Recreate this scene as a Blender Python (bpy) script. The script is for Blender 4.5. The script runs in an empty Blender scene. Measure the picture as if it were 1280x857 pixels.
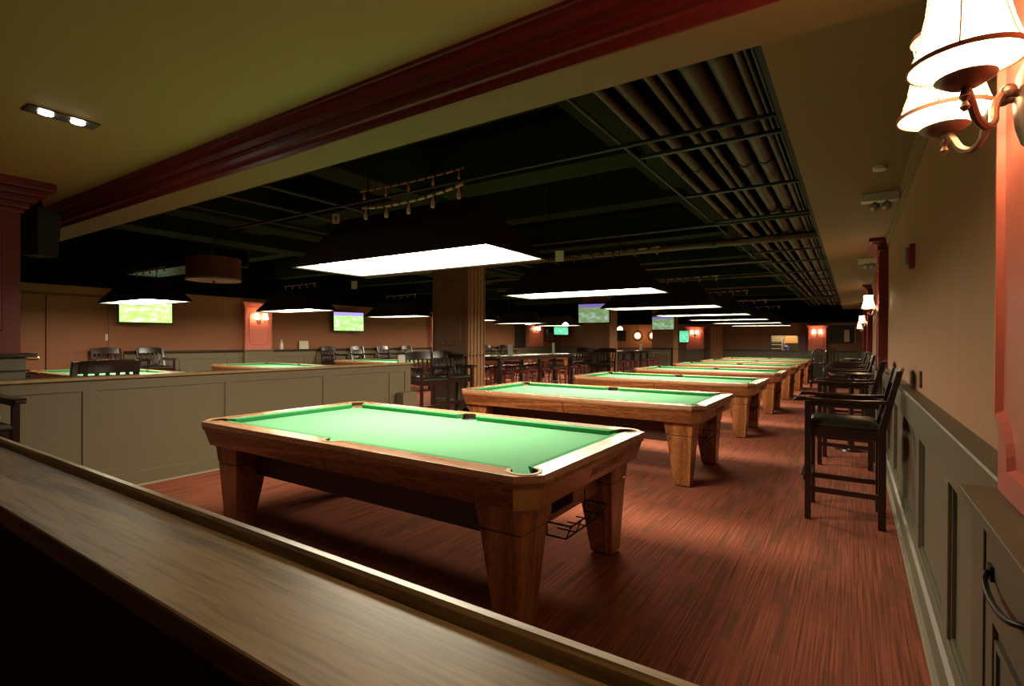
import bpy, math, random
from mathutils import Vector, Matrix
from mathutils.geometry import tessellate_polygon
random.seed(7)
PI = math.pi
S = bpy.context.scene
COL = S.collection

# ------------------------------------------------------------------ materials
def new_mat(name):
    m = bpy.data.materials.new(name); m.use_nodes = True
    nt = m.node_tree; b = nt.nodes['Principled BSDF']
    return m, nt, b
def setin(b, **k):
    for n, v in k.items():
        n = n.replace('_', ' ')
        if n in b.inputs: b.inputs[n].default_value = v
def rgba(c): return (c[0], c[1], c[2], 1.0)
def paint(name, col, rough=0.6, metal=0.0, var=0.12, scale=6.0, bump=0.0, spec=0.5, stretch=(1, 1, 1)):
    m, nt, b = new_mat(name)
    setin(b, Roughness=rough, Metallic=metal)
    b.inputs['Specular IOR Level'].default_value = spec
    tc = nt.nodes.new('ShaderNodeTexCoord'); mp = nt.nodes.new('ShaderNodeMapping')
    mp.inputs['Scale'].default_value = stretch
    nz = nt.nodes.new('ShaderNodeTexNoise'); nz.inputs['Scale'].default_value = scale; nz.inputs['Detail'].default_value = 4
    mx = nt.nodes.new('ShaderNodeMix'); mx.data_type = 'RGBA'
    mx.inputs['A'].default_value = rgba([c * (1 - var) for c in col]); mx.inputs['B'].default_value = rgba([min(1, c * (1 + var)) for c in col])
    nt.links.new(tc.outputs['Object'], mp.inputs['Vector']); nt.links.new(mp.outputs[0], nz.inputs['Vector'])
    nt.links.new(nz.outputs[0], mx.inputs['Factor']); nt.links.new(mx.outputs['Result'], b.inputs['Base Color'])
    if bump:
        bp = nt.nodes.new('ShaderNodeBump'); bp.inputs['Strength'].default_value = bump; bp.inputs['Distance'].default_value = 0.005
        nt.links.new(nz.outputs[0], bp.inputs['Height']); nt.links.new(bp.outputs[0], b.inputs['Normal'])
    return m
def wood(name, dark, light, axis='X', rough=0.35, grain=9.0, coat=0.0, contrast=0.5, spec=0.5, stretch=0.07, dist=3.0, fine=1.9):
    m, nt, b = new_mat(name)
    setin(b, Roughness=rough); b.inputs['Specular IOR Level'].default_value = spec
    b.inputs['Coat Weight'].default_value = coat; b.inputs['Coat Roughness'].default_value = 0.2 if coat < .9 else 0.34
    tc = nt.nodes.new('ShaderNodeTexCoord'); mp = nt.nodes.new('ShaderNodeMapping')
    sc = [1, 1, 1]; sc['XYZ'.index(axis)] = stretch
    mp.inputs['Scale'].default_value = sc
    nt.links.new(tc.outputs['Object'], mp.inputs['Vector'])
    n1 = nt.nodes.new('ShaderNodeTexNoise'); n1.inputs['Scale'].default_value = grain * 0.5; n1.inputs['Detail'].default_value = 3; n1.inputs['Distortion'].default_value = 0.6
    wv = nt.nodes.new('ShaderNodeMath'); wv.operation = 'MULTIPLY'; wv.inputs[1].default_value = 9.0 * dist
    sn = nt.nodes.new('ShaderNodeMath'); sn.operation = 'SINE'
    n2 = nt.nodes.new('ShaderNodeTexNoise'); n2.inputs['Scale'].default_value = grain * 22; n2.inputs['Detail'].default_value = 3
    nt.links.new(mp.outputs[0], n1.inputs['Vector']); nt.links.new(mp.outputs[0], n2.inputs['Vector'])
    nt.links.new(n1.outputs[0], wv.inputs[0]); nt.links.new(wv.outputs[0], sn.inputs[0])
    a = nt.nodes.new('ShaderNodeMath'); a.operation = 'MULTIPLY_ADD'; a.inputs[1].default_value = 0.28 * contrast; a.inputs[2].default_value = 0.5 - fine * 0.5
    nt.links.new(sn.outputs[0], a.inputs[0])
    a2 = nt.nodes.new('ShaderNodeMath'); a2.operation = 'MULTIPLY_ADD'; a2.inputs[1].default_value = fine; nt.links.new(n2.outputs[0], a2.inputs[0]); nt.links.new(a.outputs[0], a2.inputs[2])
    mx = nt.nodes.new('ShaderNodeMix'); mx.data_type = 'RGBA'; mx.clamp_factor = True
    mx.inputs['A'].default_value = rgba(dark); mx.inputs['B'].default_value = rgba(light)
    nt.links.new(a2.outputs[0], mx.inputs['Factor']); nt.links.new(mx.outputs['Result'], b.inputs['Base Color'])
    return m
def emit(name, col, strength):
    m = bpy.data.materials.new(name); m.use_nodes = True; nt = m.node_tree
    nt.nodes.remove(nt.nodes['Principled BSDF'])
    e = nt.nodes.new('ShaderNodeEmission'); e.inputs[0].default_value = rgba(col); e.inputs[1].default_value = strength
    nt.links.new(e.outputs[0], nt.nodes['Material Output'].inputs[0]); return m
def carpet():
    m, nt, b = new_mat('carpet'); setin(b, Roughness=0.95); b.inputs['Specular IOR Level'].default_value = 0.1
    tc = nt.nodes.new('ShaderNodeTexCoord')
    def mapped(s, rot=0):
        mp = nt.nodes.new('ShaderNodeMapping'); mp.inputs['Scale'].default_value = s; mp.inputs['Rotation'].default_value = (0, 0, rot)
        nt.links.new(tc.outputs['Object'], mp.inputs['Vector']); return mp.outputs[0]
    n1 = nt.nodes.new('ShaderNodeTexNoise'); n1.inputs['Scale'].default_value = 1; n1.inputs['Detail'].default_value = 4
    nt.links.new(mapped((120, 1.6, 1)), n1.inputs['Vector'])
    n2 = nt.nodes.new('ShaderNodeTexNoise'); n2.inputs['Scale'].default_value = 1; n2.inputs['Detail'].default_value = 2
    nt.links.new(mapped((170, 120, 1)), n2.inputs['Vector'])
    def brick(wd, rh, off):
        br = nt.nodes.new('ShaderNodeTexBrick'); br.offset = off; br.inputs['Scale'].default_value = 1; br.inputs['Mortar Size'].default_value = 0.0
        br.inputs['Color1'].default_value = (0, 0, 0, 1); br.inputs['Color2'].default_value = (1, 1, 1, 1); br.inputs['Brick Width'].default_value = wd; br.inputs['Row Height'].default_value = rh
        nt.links.new(mapped((1, 1, 1), PI / 2), br.inputs['Vector']); return br
    br = brick(.5, .5, 0.0); b2 = brick(.31, .052, .37)
    cr = nt.nodes.new('ShaderNodeValToRGB'); nt.links.new(n1.outputs[0], cr.inputs[0])
    cr.color_ramp.elements[0].position = 0.32; cr.color_ramp.elements[0].color = (0.17, 0.058, 0.034, 1)
    cr.color_ramp.elements[1].position = 0.66; cr.color_ramp.elements[1].color = (0.43, 0.125, 0.075, 1)
    th_ = nt.nodes.new('ShaderNodeMath'); th_.operation = 'GREATER_THAN'; th_.inputs[1].default_value = .84; nt.links.new(b2.outputs[0], th_.inputs[0])
    tm = nt.nodes.new('ShaderNodeMath'); tm.operation = 'MULTIPLY'; tm.inputs[1].default_value = .42; nt.links.new(th_.outputs[0], tm.inputs[0])
    mxx = nt.nodes.new('ShaderNodeMix'); mxx.data_type = 'RGBA'; mxx.inputs['B'].default_value = (0.15, 0.075, 0.042, 1)
    nt.links.new(tm.outputs[0], mxx.inputs['Factor']); nt.links.new(cr.outputs[0], mxx.inputs['A'])
    mm = nt.nodes.new('ShaderNodeMath'); mm.operation = 'MULTIPLY_ADD'; mm.inputs[1].default_value = 0.12; mm.inputs[2].default_value = 0.90
    nt.links.new(br.outputs[0], mm.inputs[0])
    m3 = nt.nodes.new('ShaderNodeMath'); m3.operation = 'MULTIPLY_ADD'; m3.inputs[1].default_value = 0.5; m3.inputs[2].default_value = 0.75
    nt.links.new(n2.outputs[0], m3.inputs[0])
    m4 = nt.nodes.new('ShaderNodeMath'); m4.operation = 'MULTIPLY'; nt.links.new(mm.outputs[0], m4.inputs[0]); nt.links.new(m3.outputs[0], m4.inputs[1])
    vm = nt.nodes.new('ShaderNodeVectorMath'); vm.operation = 'SCALE'
    nt.links.new(mxx.outputs['Result'], vm.inputs[0]); nt.links.new(m4.outputs[0], vm.inputs['Scale']); nt.links.new(vm.outputs[0], b.inputs['Base Color'])
    bp = nt.nodes.new('ShaderNodeBump'); bp.inputs['Strength'].default_value = 0.5; bp.inputs['Distance'].default_value = 0.004
    nt.links.new(n2.outputs[0], bp.inputs['Height']); nt.links.new(bp.outputs[0], b.inputs['Normal'])
    return m
def tv_mat(name, strength, seed, green=(0.22, 0.42, 0.10), sky=(0.30, 0.22, 0.62)):
    m = bpy.data.materials.new(name); m.use_nodes = True; nt = m.node_tree
    nt.nodes.remove(nt.nodes['Principled BSDF'])
    e = nt.nodes.new('ShaderNodeEmission'); e.inputs[1].default_value = strength
    tc = nt.nodes.new('ShaderNodeTexCoord'); sp = nt.nodes.new('ShaderNodeSeparateXYZ'); nt.links.new(tc.outputs['Generated'], sp.inputs[0])
    mp = nt.nodes.new('ShaderNodeMapping'); mp.inputs['Location'].default_value = (seed, seed * .3, 0); mp.inputs['Scale'].default_value = (1.6, 1, 1.6)
    nt.links.new(tc.outputs['Generated'], mp.inputs[0])
    nz = nt.nodes.new('ShaderNodeTexNoise'); nz.inputs['Scale'].default_value = 3.2; nz.inputs['Detail'].default_value = 3; nt.links.new(mp.outputs[0], nz.inputs['Vector'])
    r = nt.nodes.new('ShaderNodeValToRGB'); nt.links.new(nz.outputs[0], r.inputs[0])
    r.color_ramp.elements[0].position = 0.35; r.color_ramp.elements[0].color = rgba(green)
    r.color_ramp.elements[1].position = 0.72; r.color_ramp.elements[1].color = (0.62, 0.74, 0.75, 1)
    el = r.color_ramp.elements.new(0.55); el.color = rgba([green[0] * 1.4, green[1] * 1.25, green[2] * 1.6])
    a = nt.nodes.new('ShaderNodeMath'); a.operation = 'MULTIPLY_ADD'; a.inputs[1].default_value = 0.22; nt.links.new(nz.outputs[0], a.inputs[0]); nt.links.new(sp.outputs['Z'], a.inputs[2])
    st = nt.nodes.new('ShaderNodeMath'); st.operation = 'GREATER_THAN'; st.inputs[1].default_value = 0.93; nt.links.new(a.outputs[0], st.inputs[0])
    mx = nt.nodes.new('ShaderNodeMix'); mx.data_type = 'RGBA'; nt.links.new(st.outputs[0], mx.inputs['Factor']); nt.links.new(r.outputs[0], mx.inputs['A']); mx.inputs['B'].default_value = rgba(sky)
    nt.links.new(mx.outputs['Result'], e.inputs[0]); nt.links.new(e.outputs[0], nt.nodes['Material Output'].inputs[0]); return m
def shade_mat():
    m, nt, b = new_mat('sconce_shade_fabric')
    setin(b, Roughness=0.8); b.inputs['Base Color'].default_value = (0.9, 0.8, 0.62, 1)
    b.inputs['Emission Color'].default_value = (1.0, 0.68, 0.36, 1); b.inputs['Emission Strength'].default_value = 5.0
    return m

M = {}
M['carpet'] = carpet()
M['felt'] = paint('green_felt', (0.13, 0.35, 0.19), 0.9, var=0.06, scale=60, spec=0.1)
M['cushion'] = paint('green_cushion_cloth', (0.05, 0.27, 0.10), 0.85, var=0.06, scale=60, spec=0.15)
oakd, oakl = (0.11, 0.028, 0.009), (0.52, 0.20, 0.062)
M['oak_x'] = wood('oak_x', oakd, oakl, 'X', 0.32, 9, coat=0.3, contrast=0.9)
M['oak_y'] = wood('oak_y', oakd, oakl, 'Y', 0.32, 9, coat=0.3, contrast=0.9)
M['oak_z'] = wood('oak_z', oakd, oakl, 'Z', 0.36, 9, coat=0.2, contrast=0.9)
M['oak_gold'] = wood('oak_gold', (0.42, 0.21, 0.07), (0.66, 0.40, 0.15), 'Z', 0.4, 9, contrast=0.5)
M['lit_rail_x'] = wood('lit_rail_top_x', (0.26, 0.09, 0.045), (0.80, 0.46, 0.27), 'X', 0.22, 9, coat=0.5, contrast=0.6, fine=1.1)  # both rail woods lightened in colour for the lamp glare on top
M['lit_rail_y'] = wood('lit_rail_top_y', (0.26, 0.09, 0.045), (0.80, 0.46, 0.27), 'Y', 0.22, 9, coat=0.5, contrast=0.6, fine=1.1)
M['pocket'] = paint('pocket_leather', (0.022, 0.013, 0.010), 0.55, var=0.3)
M['pocket_rim'] = wood('pocket_rim_wood', (0.34, 0.17, 0.07), (0.62, 0.38, 0.18), 'X', 0.4, 20, contrast=0.3)
M['cabinet_shaded'] = wood('shaded_cabinet_wood', (0.035, 0.010, 0.007), (0.08, 0.024, 0.014), 'X', 0.5, 9, contrast=0.5)  # maroon wood, deepened in colour for the shade under the table
M['black_metal'] = paint('black_metal', (0.012, 0.012, 0.012), 0.4, 0.6, var=0.2)
M['black'] = paint('matt_black', (0.010, 0.010, 0.010), 0.7, var=0.3)
M['shade_out'] = paint('lamp_hood_dark', (0.030, 0.018, 0.012), 0.55, var=0.25, scale=3)
M['shade_in'] = paint('lamp_hood_inside', (0.85, 0.82, 0.74), 0.6, var=0.03)
M['diffuser'] = emit('lamp_diffuser', (1.0, 0.87, 0.62), 12.5)
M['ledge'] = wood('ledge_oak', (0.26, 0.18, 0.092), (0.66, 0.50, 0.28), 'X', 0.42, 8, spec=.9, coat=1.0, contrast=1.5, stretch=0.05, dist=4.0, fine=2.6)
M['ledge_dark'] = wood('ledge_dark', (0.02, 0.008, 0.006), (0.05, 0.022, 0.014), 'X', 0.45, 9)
M['partition'] = paint('olive_grey_paint', (0.145, 0.115, 0.066), 0.55, var=0.04, scale=3)
M['partition_cap'] = wood('partition_cap_oak', (0.20, 0.12, 0.05), (0.42, 0.28, 0.13), 'Y', 0.4, 8)
M['wains'] = paint('grey_green_paint', (0.135, 0.120, 0.078), 0.42, var=0.05, scale=3)
M['basetrim'] = paint('pale_base_trim', (0.36, 0.33, 0.24), 0.5, var=0.05)
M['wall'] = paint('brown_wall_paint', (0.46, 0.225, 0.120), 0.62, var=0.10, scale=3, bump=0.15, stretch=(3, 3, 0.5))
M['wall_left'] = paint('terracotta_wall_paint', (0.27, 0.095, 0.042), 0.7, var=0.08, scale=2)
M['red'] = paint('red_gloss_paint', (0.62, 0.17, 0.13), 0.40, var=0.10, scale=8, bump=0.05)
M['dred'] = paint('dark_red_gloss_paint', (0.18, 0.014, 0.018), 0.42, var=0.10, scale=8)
M['colbrown'] = paint('column_brown_paint', (0.22, 0.11, 0.055), 0.5, var=0.08)
M['flute'] = wood('fluted_wood', (0.27, 0.13, 0.06), (0.45, 0.24, 0.12), 'Z', 0.4, 8)
M['olive'] = paint('olive_ceiling_paint', (0.46, 0.315, 0.125), 0.75, var=0.03, scale=2)
M['soffit'] = paint('soffit_brown_paint', (0.235, 0.138, 0.056), 0.7, var=0.05, scale=1.5)
M['slab'] = paint('black_ceiling_paint', (0.003, 0.0034, 0.0024), 0.95, var=0.2, spec=0.0)
M['joist'] = paint('dark_green_beam_paint', (0.018, 0.021, 0.006), 0.9, var=0.25, scale=2, spec=0.05)
M['pipe'] = paint('brown_pipe_paint', (0.085, 0.045, 0.020), 0.5, var=0.2, scale=3, spec=.3)
M['pipe_dark'] = paint('dark_pipe_paint', (0.022, 0.020, 0.016), 0.5, var=0.2, scale=3, spec=.3)
M['chair'] = wood('mahogany_chair_wood', (0.009, 0.003, 0.003), (0.030, 0.008, 0.006), 'Z', 0.28, 9, coat=0.5)
M['leather'] = paint('black_seat_leather', (0.022, 0.020, 0.014), 0.33, var=0.2, scale=30, bump=0.1)
M['stool_seat'] = paint('dark_red_seat_vinyl', (0.10, 0.018, 0.016), 0.25, var=0.15, scale=12)
M['stool_leg'] = wood('stool_leg_wood', (0.10, 0.028, 0.02), (0.22, 0.07, 0.05), 'Z', 0.25, 9, coat=0.6)
M['bronze'] = paint('aged_bronze', (0.20, 0.12, 0.09), 0.35, 0.75, var=0.35, scale=25)
M['bronze_dark'] = paint('dark_bronze', (0.05, 0.03, 0.022), 0.4, 0.6, var=0.3, scale=25)
M['sh'] = shade_mat()
M['shrim'] = paint('shade_trim', (0.55, 0.30, 0.18), 0.8, var=0.1)
M['bulb'] = emit('bulb_glow', (1.0, 0.74, 0.42), 22.0)
M['white'] = paint('white_plastic', (0.62, 0.58, 0.48), 0.5, var=0.04)
M['offwhite'] = paint('offwhite_plastic', (0.40, 0.34, 0.26), 0.5, var=0.05)
M['redplastic'] = paint('red_plastic', (0.30, 0.02, 0.015), 0.45)
M['gold'] = paint('brass', (0.75, 0.50, 0.20), 0.25, 0.9, var=0.1)
M['glassy'] = paint('clear_lens', (0.35, 0.36, 0.30), 0.1, 0.5)
M['drum'] = paint('red_patterned_fabric', (0.15, 0.035, 0.028), 0.85, var=0.55, scale=45)
M['bead'] = paint('score_bead_wood', (0.60, 0.36, 0.24), 0.45, var=0.2)
M['digit'] = paint('dark_red_print', (0.14, 0.012, 0.012), 0.6)
M['screen1'] = tv_mat('screen_football_bright', .95, 0.0, (0.26, 0.48, 0.10), (0.42, 0.50, 0.60))
M['screen2'] = tv_mat('screen_football_purple', .75, 3.1, (0.26, 0.46, 0.12))
M['screen3'] = tv_mat('screen_football_wide', 0.27, 7.7, (0.24, 0.40, 0.14))
M['screen4'] = tv_mat('screen_green', .55, 11.2, (0.10, 0.52, 0.24), (0.10, 0.5, 0.25))
M['glow_white'] = emit('downlight_glow', (1.0, 0.95, 0.86), 30.0)
M['glow_warm'] = emit('pendant_glow', (1.0, 0.62, 0.36), 12.0)
M['glow_ring'] = emit('ring_lamp_glow', (1.0, 0.52, 0.28), 2.2)
M['orangewall'] = paint('orange_plaster', (0.55, 0.26, 0.10), 0.7, var=0.06)
M['kitchen'] = paint('kitchen_cream', (0.26, 0.20, 0.10), 0.6)
M['blue'] = paint('blue_plastic', (0.05, 0.06, 0.22), 0.4)
M['mirror'] = paint('mirror_glass', (0.75, 0.75, 0.72), 0.05, 1.0, var=0.02)
M['sign'] = paint('sign_board', (0.028, 0.030, 0.026), 0.6)
M['screwy'] = paint('brown_outlet', (0.08, 0.03, 0.018), 0.5)

# ------------------------------------------------------------------ mesh builder
class MB:
    def __init__(s): s.v = []; s.f = []
    def add(s, vs, fs):
        n = len(s.v); s.v += [tuple(v) for v in vs]; s.f += [tuple(i + n for i in f) for f in fs]; return s
    def hexa(s, p):
        return s.add(p, [(0, 3, 2, 1), (4, 5, 6, 7), (0, 1, 5, 4), (1, 2, 6, 5), (2, 3, 7, 6), (3, 0, 4, 7)])
    def box(s, x0, x1, y0, y1, z0, z1):
        return s.hexa([(x0, y0, z0), (x1, y0, z0), (x1, y1, z0), (x0, y1, z0), (x0, y0, z1), (x1, y0, z1), (x1, y1, z1), (x0, y1, z1)])
    def frus(s, a, za, b, zb):
        x0, x1, y0, y1 = a; X0, X1, Y0, Y1 = b
        return s.hexa([(x0, y0, za), (x1, y0, za), (x1, y1, za), (x0, y1, za), (X0, Y0, zb), (X1, Y0, zb), (X1, Y1, zb), (X0, Y1, zb)])
    def loft(s, loops, caps=True, closed=True):
        n = len(loops[0]); vs = [p for l in loops for p in l]; fs = []
        for k in range(len(loops) - 1):
            for i in range(n if closed else n - 1):
                j = (i + 1) % n; fs.append((k * n + i, k * n + j, (k + 1) * n + j, (k + 1) * n + i))
        if caps: fs.append(tuple(range(n - 1, -1, -1))); fs.append(tuple((len(loops) - 1) * n + i for i in range(n)))
        return s.add(vs, fs)
    def tube(s, pts, r, n=8, caps=True):
        pts = [Vector(p) for p in pts]; rs = r if isinstance(r, (list, tuple)) else [r] * len(pts); loops = []
        up = None
        for i, p in enumerate(pts):
            t = (pts[min(i + 1, len(pts) - 1)] - pts[max(i - 1, 0)]).normalized()
            if up is None: up = Vector((0, 0, 1)) if abs(t.z) < .9 else Vector((1, 0, 0))
            a = t.cross(up).normalized(); b = a.cross(t).normalized(); up = b
            loops.append([tuple(p + rs[i] * (math.cos(2 * PI * k / n) * a + math.sin(2 * PI * k / n) * b)) for k in range(n)])
        return s.loft(loops, caps)
    def bar(s, p0, p1, w, h, up=(0, 0, 1)):
        p0, p1 = Vector(p0), Vector(p1); t = (p1 - p0).normalized(); u = Vector(up)
        if abs(t.dot(u)) > .98: u = Vector((1, 0, 0))
        a = t.cross(u).normalized() * w / 2; b = a.cross(t).normalized() * h / 2
        return s.loft([[tuple(p - a - b), tuple(p + a - b), tuple(p + a + b), tuple(p - a + b)] for p in (p0, p1)])
    def lathe(s, prof, c=(0, 0, 0), n=24, caps=True):
        return s.loft([[(c[0] + r * math.cos(2 * PI * k / n), c[1] + r * math.sin(2 * PI * k / n), c[2] + z) for k in range(n)] for r, z in prof], caps)
    def sphere(s, c, r, n=12, sz=1.0):
        return s.lathe([(max(1e-4, r * math.sin(PI * k / 8)), -sz * r * math.cos(PI * k / 8)) for k in range(9)], c, n)
    def extr(s, prof, axis, a0, a1, f=None):
        """closed profile [(n,z)] extruded along axis; f maps (n,z,a)->xyz"""
        if f is None: f = (lambda n, z, a: (a, n, z)) if axis == 'X' else (lambda n, z, a: (n, a, z))
        return s.loft([[f(n, z, a) for n, z in prof] for a in (a0, a1)])
    def plate(s, outer, hole, z0, z1):
        loops = [outer] + ([hole] if hole else [])
        allp = [p for l in loops for p in l]
        tris = tessellate_polygon([[Vector((p[0], p[1], 0)) for p in l] for l in loops])
        n = len(allp); vs = [(p[0], p[1], z1) for p in allp] + [(p[0], p[1], z0) for p in allp]; fs = []
        for t in tris:
            fs.append(tuple(t)); fs.append(tuple(i + n for i in reversed(t)))
        o = 0
        for l in loops:
            k = len(l)
            for i in range(k): j = (i + 1) % k; fs.append((o + i, o + i + n, o + j + n, o + j))
            o += k
        return s.add(vs, fs)
    def build(s, name, mat, parent=None, smooth=False, bevel=0.0, mats=None):
        me = bpy.data.meshes.new(name); me.from_pydata(s.v, [], s.f); me.validate()
        import bmesh
        bm = bmesh.new(); bm.from_mesh(me); bmesh.ops.recalc_face_normals(bm, faces=bm.faces); bm.to_mesh(me); bm.free()
        me.materials.append(mat)
        if smooth:
            for p in me.polygons: p.use_smooth = True
            try: me.set_sharp_from_angle(angle=math.radians(38))
            except Exception: pass
        o = bpy.data.objects.new(name, me); COL.objects.link(o)
        if parent: o.parent = parent
        if bevel:
            b = o.modifiers.new('bevel', 'BEVEL'); b.width = bevel; b.segments = 2; b.limit_method = 'ANGLE'
        return o

def thing(name, label, cat, loc=(0, 0, 0), rz=0.0, group=None):
    o = bpy.data.objects.new(name, None); COL.objects.link(o); o.empty_display_size = 0.1
    o.location = loc; o.rotation_euler = (0, 0, rz); return tag(o, label, cat, group)
def tag(o, label, cat, group=None):
    o['label'] = label; o['category'] = cat
    if group: o['group'] = group
    return o
def struct(o): o['kind'] = 'structure'; return o
KIDS = {}
def kids(o): return [c for c in COL.objects if c.parent == o]
def snapshot(root):
    return [(c, [(g, []) for g in kids(c)]) for c in kids(root)]
def dup(root, tree, loc, rz=None, label=None, group=None, skip=()):
    r = root.copy(); COL.objects.link(r); r.location = loc
    if rz is not None: r.rotation_euler = (0, 0, rz)
    if label: r['label'] = label
    if group: r['group'] = group
    for c, gs in tree:
        if c.name.split('.')[0] in skip: continue
        cc = c.copy(); COL.objects.link(cc); cc.parent = r
        for g, _ in gs:
            gg = g.copy(); COL.objects.link(gg); gg.parent = cc
    return r
ORD = ['first', 'second', 'third', 'fourth', 'fifth', 'sixth', 'seventh', 'eighth', 'ninth', 'tenth']

# ------------------------------------------------------------------ camera
F = 650.0; ROLL = 0.0049; th = math.atan((1067 - 640) / F)
fwd = Vector((-math.sin(th), math.cos(th), 0)); rt = Vector((math.cos(th), math.sin(th), 0)); up = Vector((0, 0, 1))
cx = rt * math.cos(ROLL) + up * math.sin(ROLL); cy = -rt * math.sin(ROLL) + up * math.cos(ROLL)
pt = math.atan(3.0 / F); cf = fwd * math.cos(pt) - cy * math.sin(pt); cy2 = cy * math.cos(pt) + fwd * math.sin(pt)
cam = bpy.data.cameras.new('camera'); co = bpy.data.objects.new('camera', cam); COL.objects.link(co)
R = Matrix((cx, cy2, -cf)).transposed().to_4x4(); R.translation = Vector((0, 0, 1.4)); co.matrix_world = R
cam.lens = 36 * F / 1280; cam.sensor_width = 36; cam.clip_start = 0.02; cam.clip_end = 100; S.camera = co

# ------------------------------------------------------------------ the room
WX = 0.38       # right wall
LX = -13.8      # left wall
FY = 26.0       # far wall
struct(MB().box(-16, 1.2, -3, 28, -0.1, 0).build('floor', M['carpet']))
struct(MB().box(-16, 1.2, -3, 1.95, 2.72, 2.80).build('ceiling', M['olive']))
struct(MB().box(-16, 1.2, 1.9, 28, 3.60, 3.70).build('ceiling_open', M['slab']))
struct(MB().box(-0.37, 0.9, 2.12, FY, 2.78, 2.86).build('ceiling_soffit', M['soffit']))
struct(MB().box(-0.40, -0.37, 2.12, FY, 2.78, 3.6).build('trim_1', M['black']))
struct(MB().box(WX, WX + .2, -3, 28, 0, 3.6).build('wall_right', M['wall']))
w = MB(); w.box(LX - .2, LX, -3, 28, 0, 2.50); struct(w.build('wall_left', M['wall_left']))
struct(MB().box(LX - .2, LX + .12, -3, 28, 2.50, 3.6).build('wall_left_upper', M['slab']))
struct(MB().box(-16, 1.2, -3, -2.8, 0, 3.6).build('wall_near', M['ledge_dark']))
# far wall with the kitchen hatch
w = MB(); w.box(-10.9, -7.55, FY, FY + .15, 0, 2.25); struct(w.build('wall_far_orange', M['orangewall']))
w = MB()
w.box(LX, -10.9, FY, FY + .15, 0, 2.25).box(-7.55, -3.12, FY, FY + .15, 0, 2.25).box(-3.12, -2.02, FY, FY + .15, 0, 0.99).box(-3.12, -2.02, FY, FY + .15, 1.68, 2.25).box(-2.02, WX, FY, FY + .15, 0, 2.25)
struct(w.build('wall_far', M['colbrown']))
struct(MB().box(LX, WX, FY - .1, FY + .15, 2.25, 3.6).build('wall_far_upper', M['slab']))
w = MB()
w.box(-3.5, -1.6, 27.3, 27.4, 0, 2.4).box(-3.6, -3.5, FY + .15, 27.4, 0, 2.4).box(-1.6, -1.5, FY + .15, 27.4, 0, 2.4).box(-3.6, -1.5, FY + .15, 27.4, 2.3, 2.4)
struct(w.build('wall_kitchen', M['kitchen']))

# beam across the room, with its red crown moulding
struct(MB().box(-16, WX, 1.88, 2.12, 2.50, 3.60).build('trim_2', M['soffit']))
prof = [(1.80, 2.72), (1.80, 2.702), (1.812, 2.698), (1.812, 2.684), (1.822, 2.670), (1.840, 2.655), (1.842, 2.622), (1.832, 2.618), (1.832, 2.608),
        (1.848, 2.604), (1.856, 2.585), (1.858, 2.562), (1.846, 2.557), (1.846, 2.548), (1.862, 2.543), (1.870, 2.525), (1.872, 2.502), (1.885, 2.500), (1.885, 2.72)]
struct(MB().extr(prof, 'X', -7.0, WX).build('trim_3', M['dred']))

# right wall: wainscot, cap, crown
RNG = [(1.60, 8.475), (9.425, 15.125), (16.075, 21.675), (22.625, FY)]
w = MB(); wm = MB()
for (q0, q1) in RNG:
    w.box(0.350, WX, q0, q1, 0, 1.03).box(0.322, 0.35, q0, q1, 0.84, 1.03).box(0.322, 0.35, q0, q1, 0.0, 0.20)
    nn = max(1, round((q1 - q0 - .12) / 1.17)); st = (q1 - q0 - .12) / nn
    for k in range(nn + 1):
        y = q0 + st * k; w.box(0.322, 0.35, y, y + .12, 0.20, 0.84)
        if k < nn:
            a0, a1 = y + .12, y + st
            for (p, q, r0, r1) in ((a0, a1, 0.825, 0.84), (a0, a1, .20, .215), (a0, a0 + .015, .215, .825), (a1 - .015, a1, .215, .825)):
                wm.box(0.336, 0.3495, p, q, r0, r1)
struct(w.build('wall_right_wainscot', M['wains'], bevel=0.004))
struct(wm.build('trim_4', M['wains']))
struct(MB().extr([(0.300, 1.035), (0.300, 1.055), (0.304, 1.062), (WX, 1.062), (WX, 1.02), (0.318, 1.02), (0.316, 1.033)], 'Y', 1.60, FY).build('trim_5', M['wains']))
struct(MB().extr([(0.285, 0), (0.285, 0.015), (0.298, 0.03), (0.306, 0.12), (0.322, 0.135), (0.36, 0.135), (0.36, 0)], 'Y', -3, FY).build('baseboard_right', M['wains']))
struct(MB().box(0.278, 0.285, -3, FY, 0, .012).build('trim_11', M['basetrim']))  # pale strip paints a highlight line along the baseboard foot
struct(MB().extr([(0.335, 2.78), (0.335, 2.765), (0.343, 2.758), (0.350, 2.735), (0.352, 2.70), (0.362, 2.695), (0.370, 2.67), (0.370, 2.655), (WX + .01, 2.65), (WX + .01, 2.78)], 'Y', 2.1, FY).build('trim_6', M['soffit']))

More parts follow.
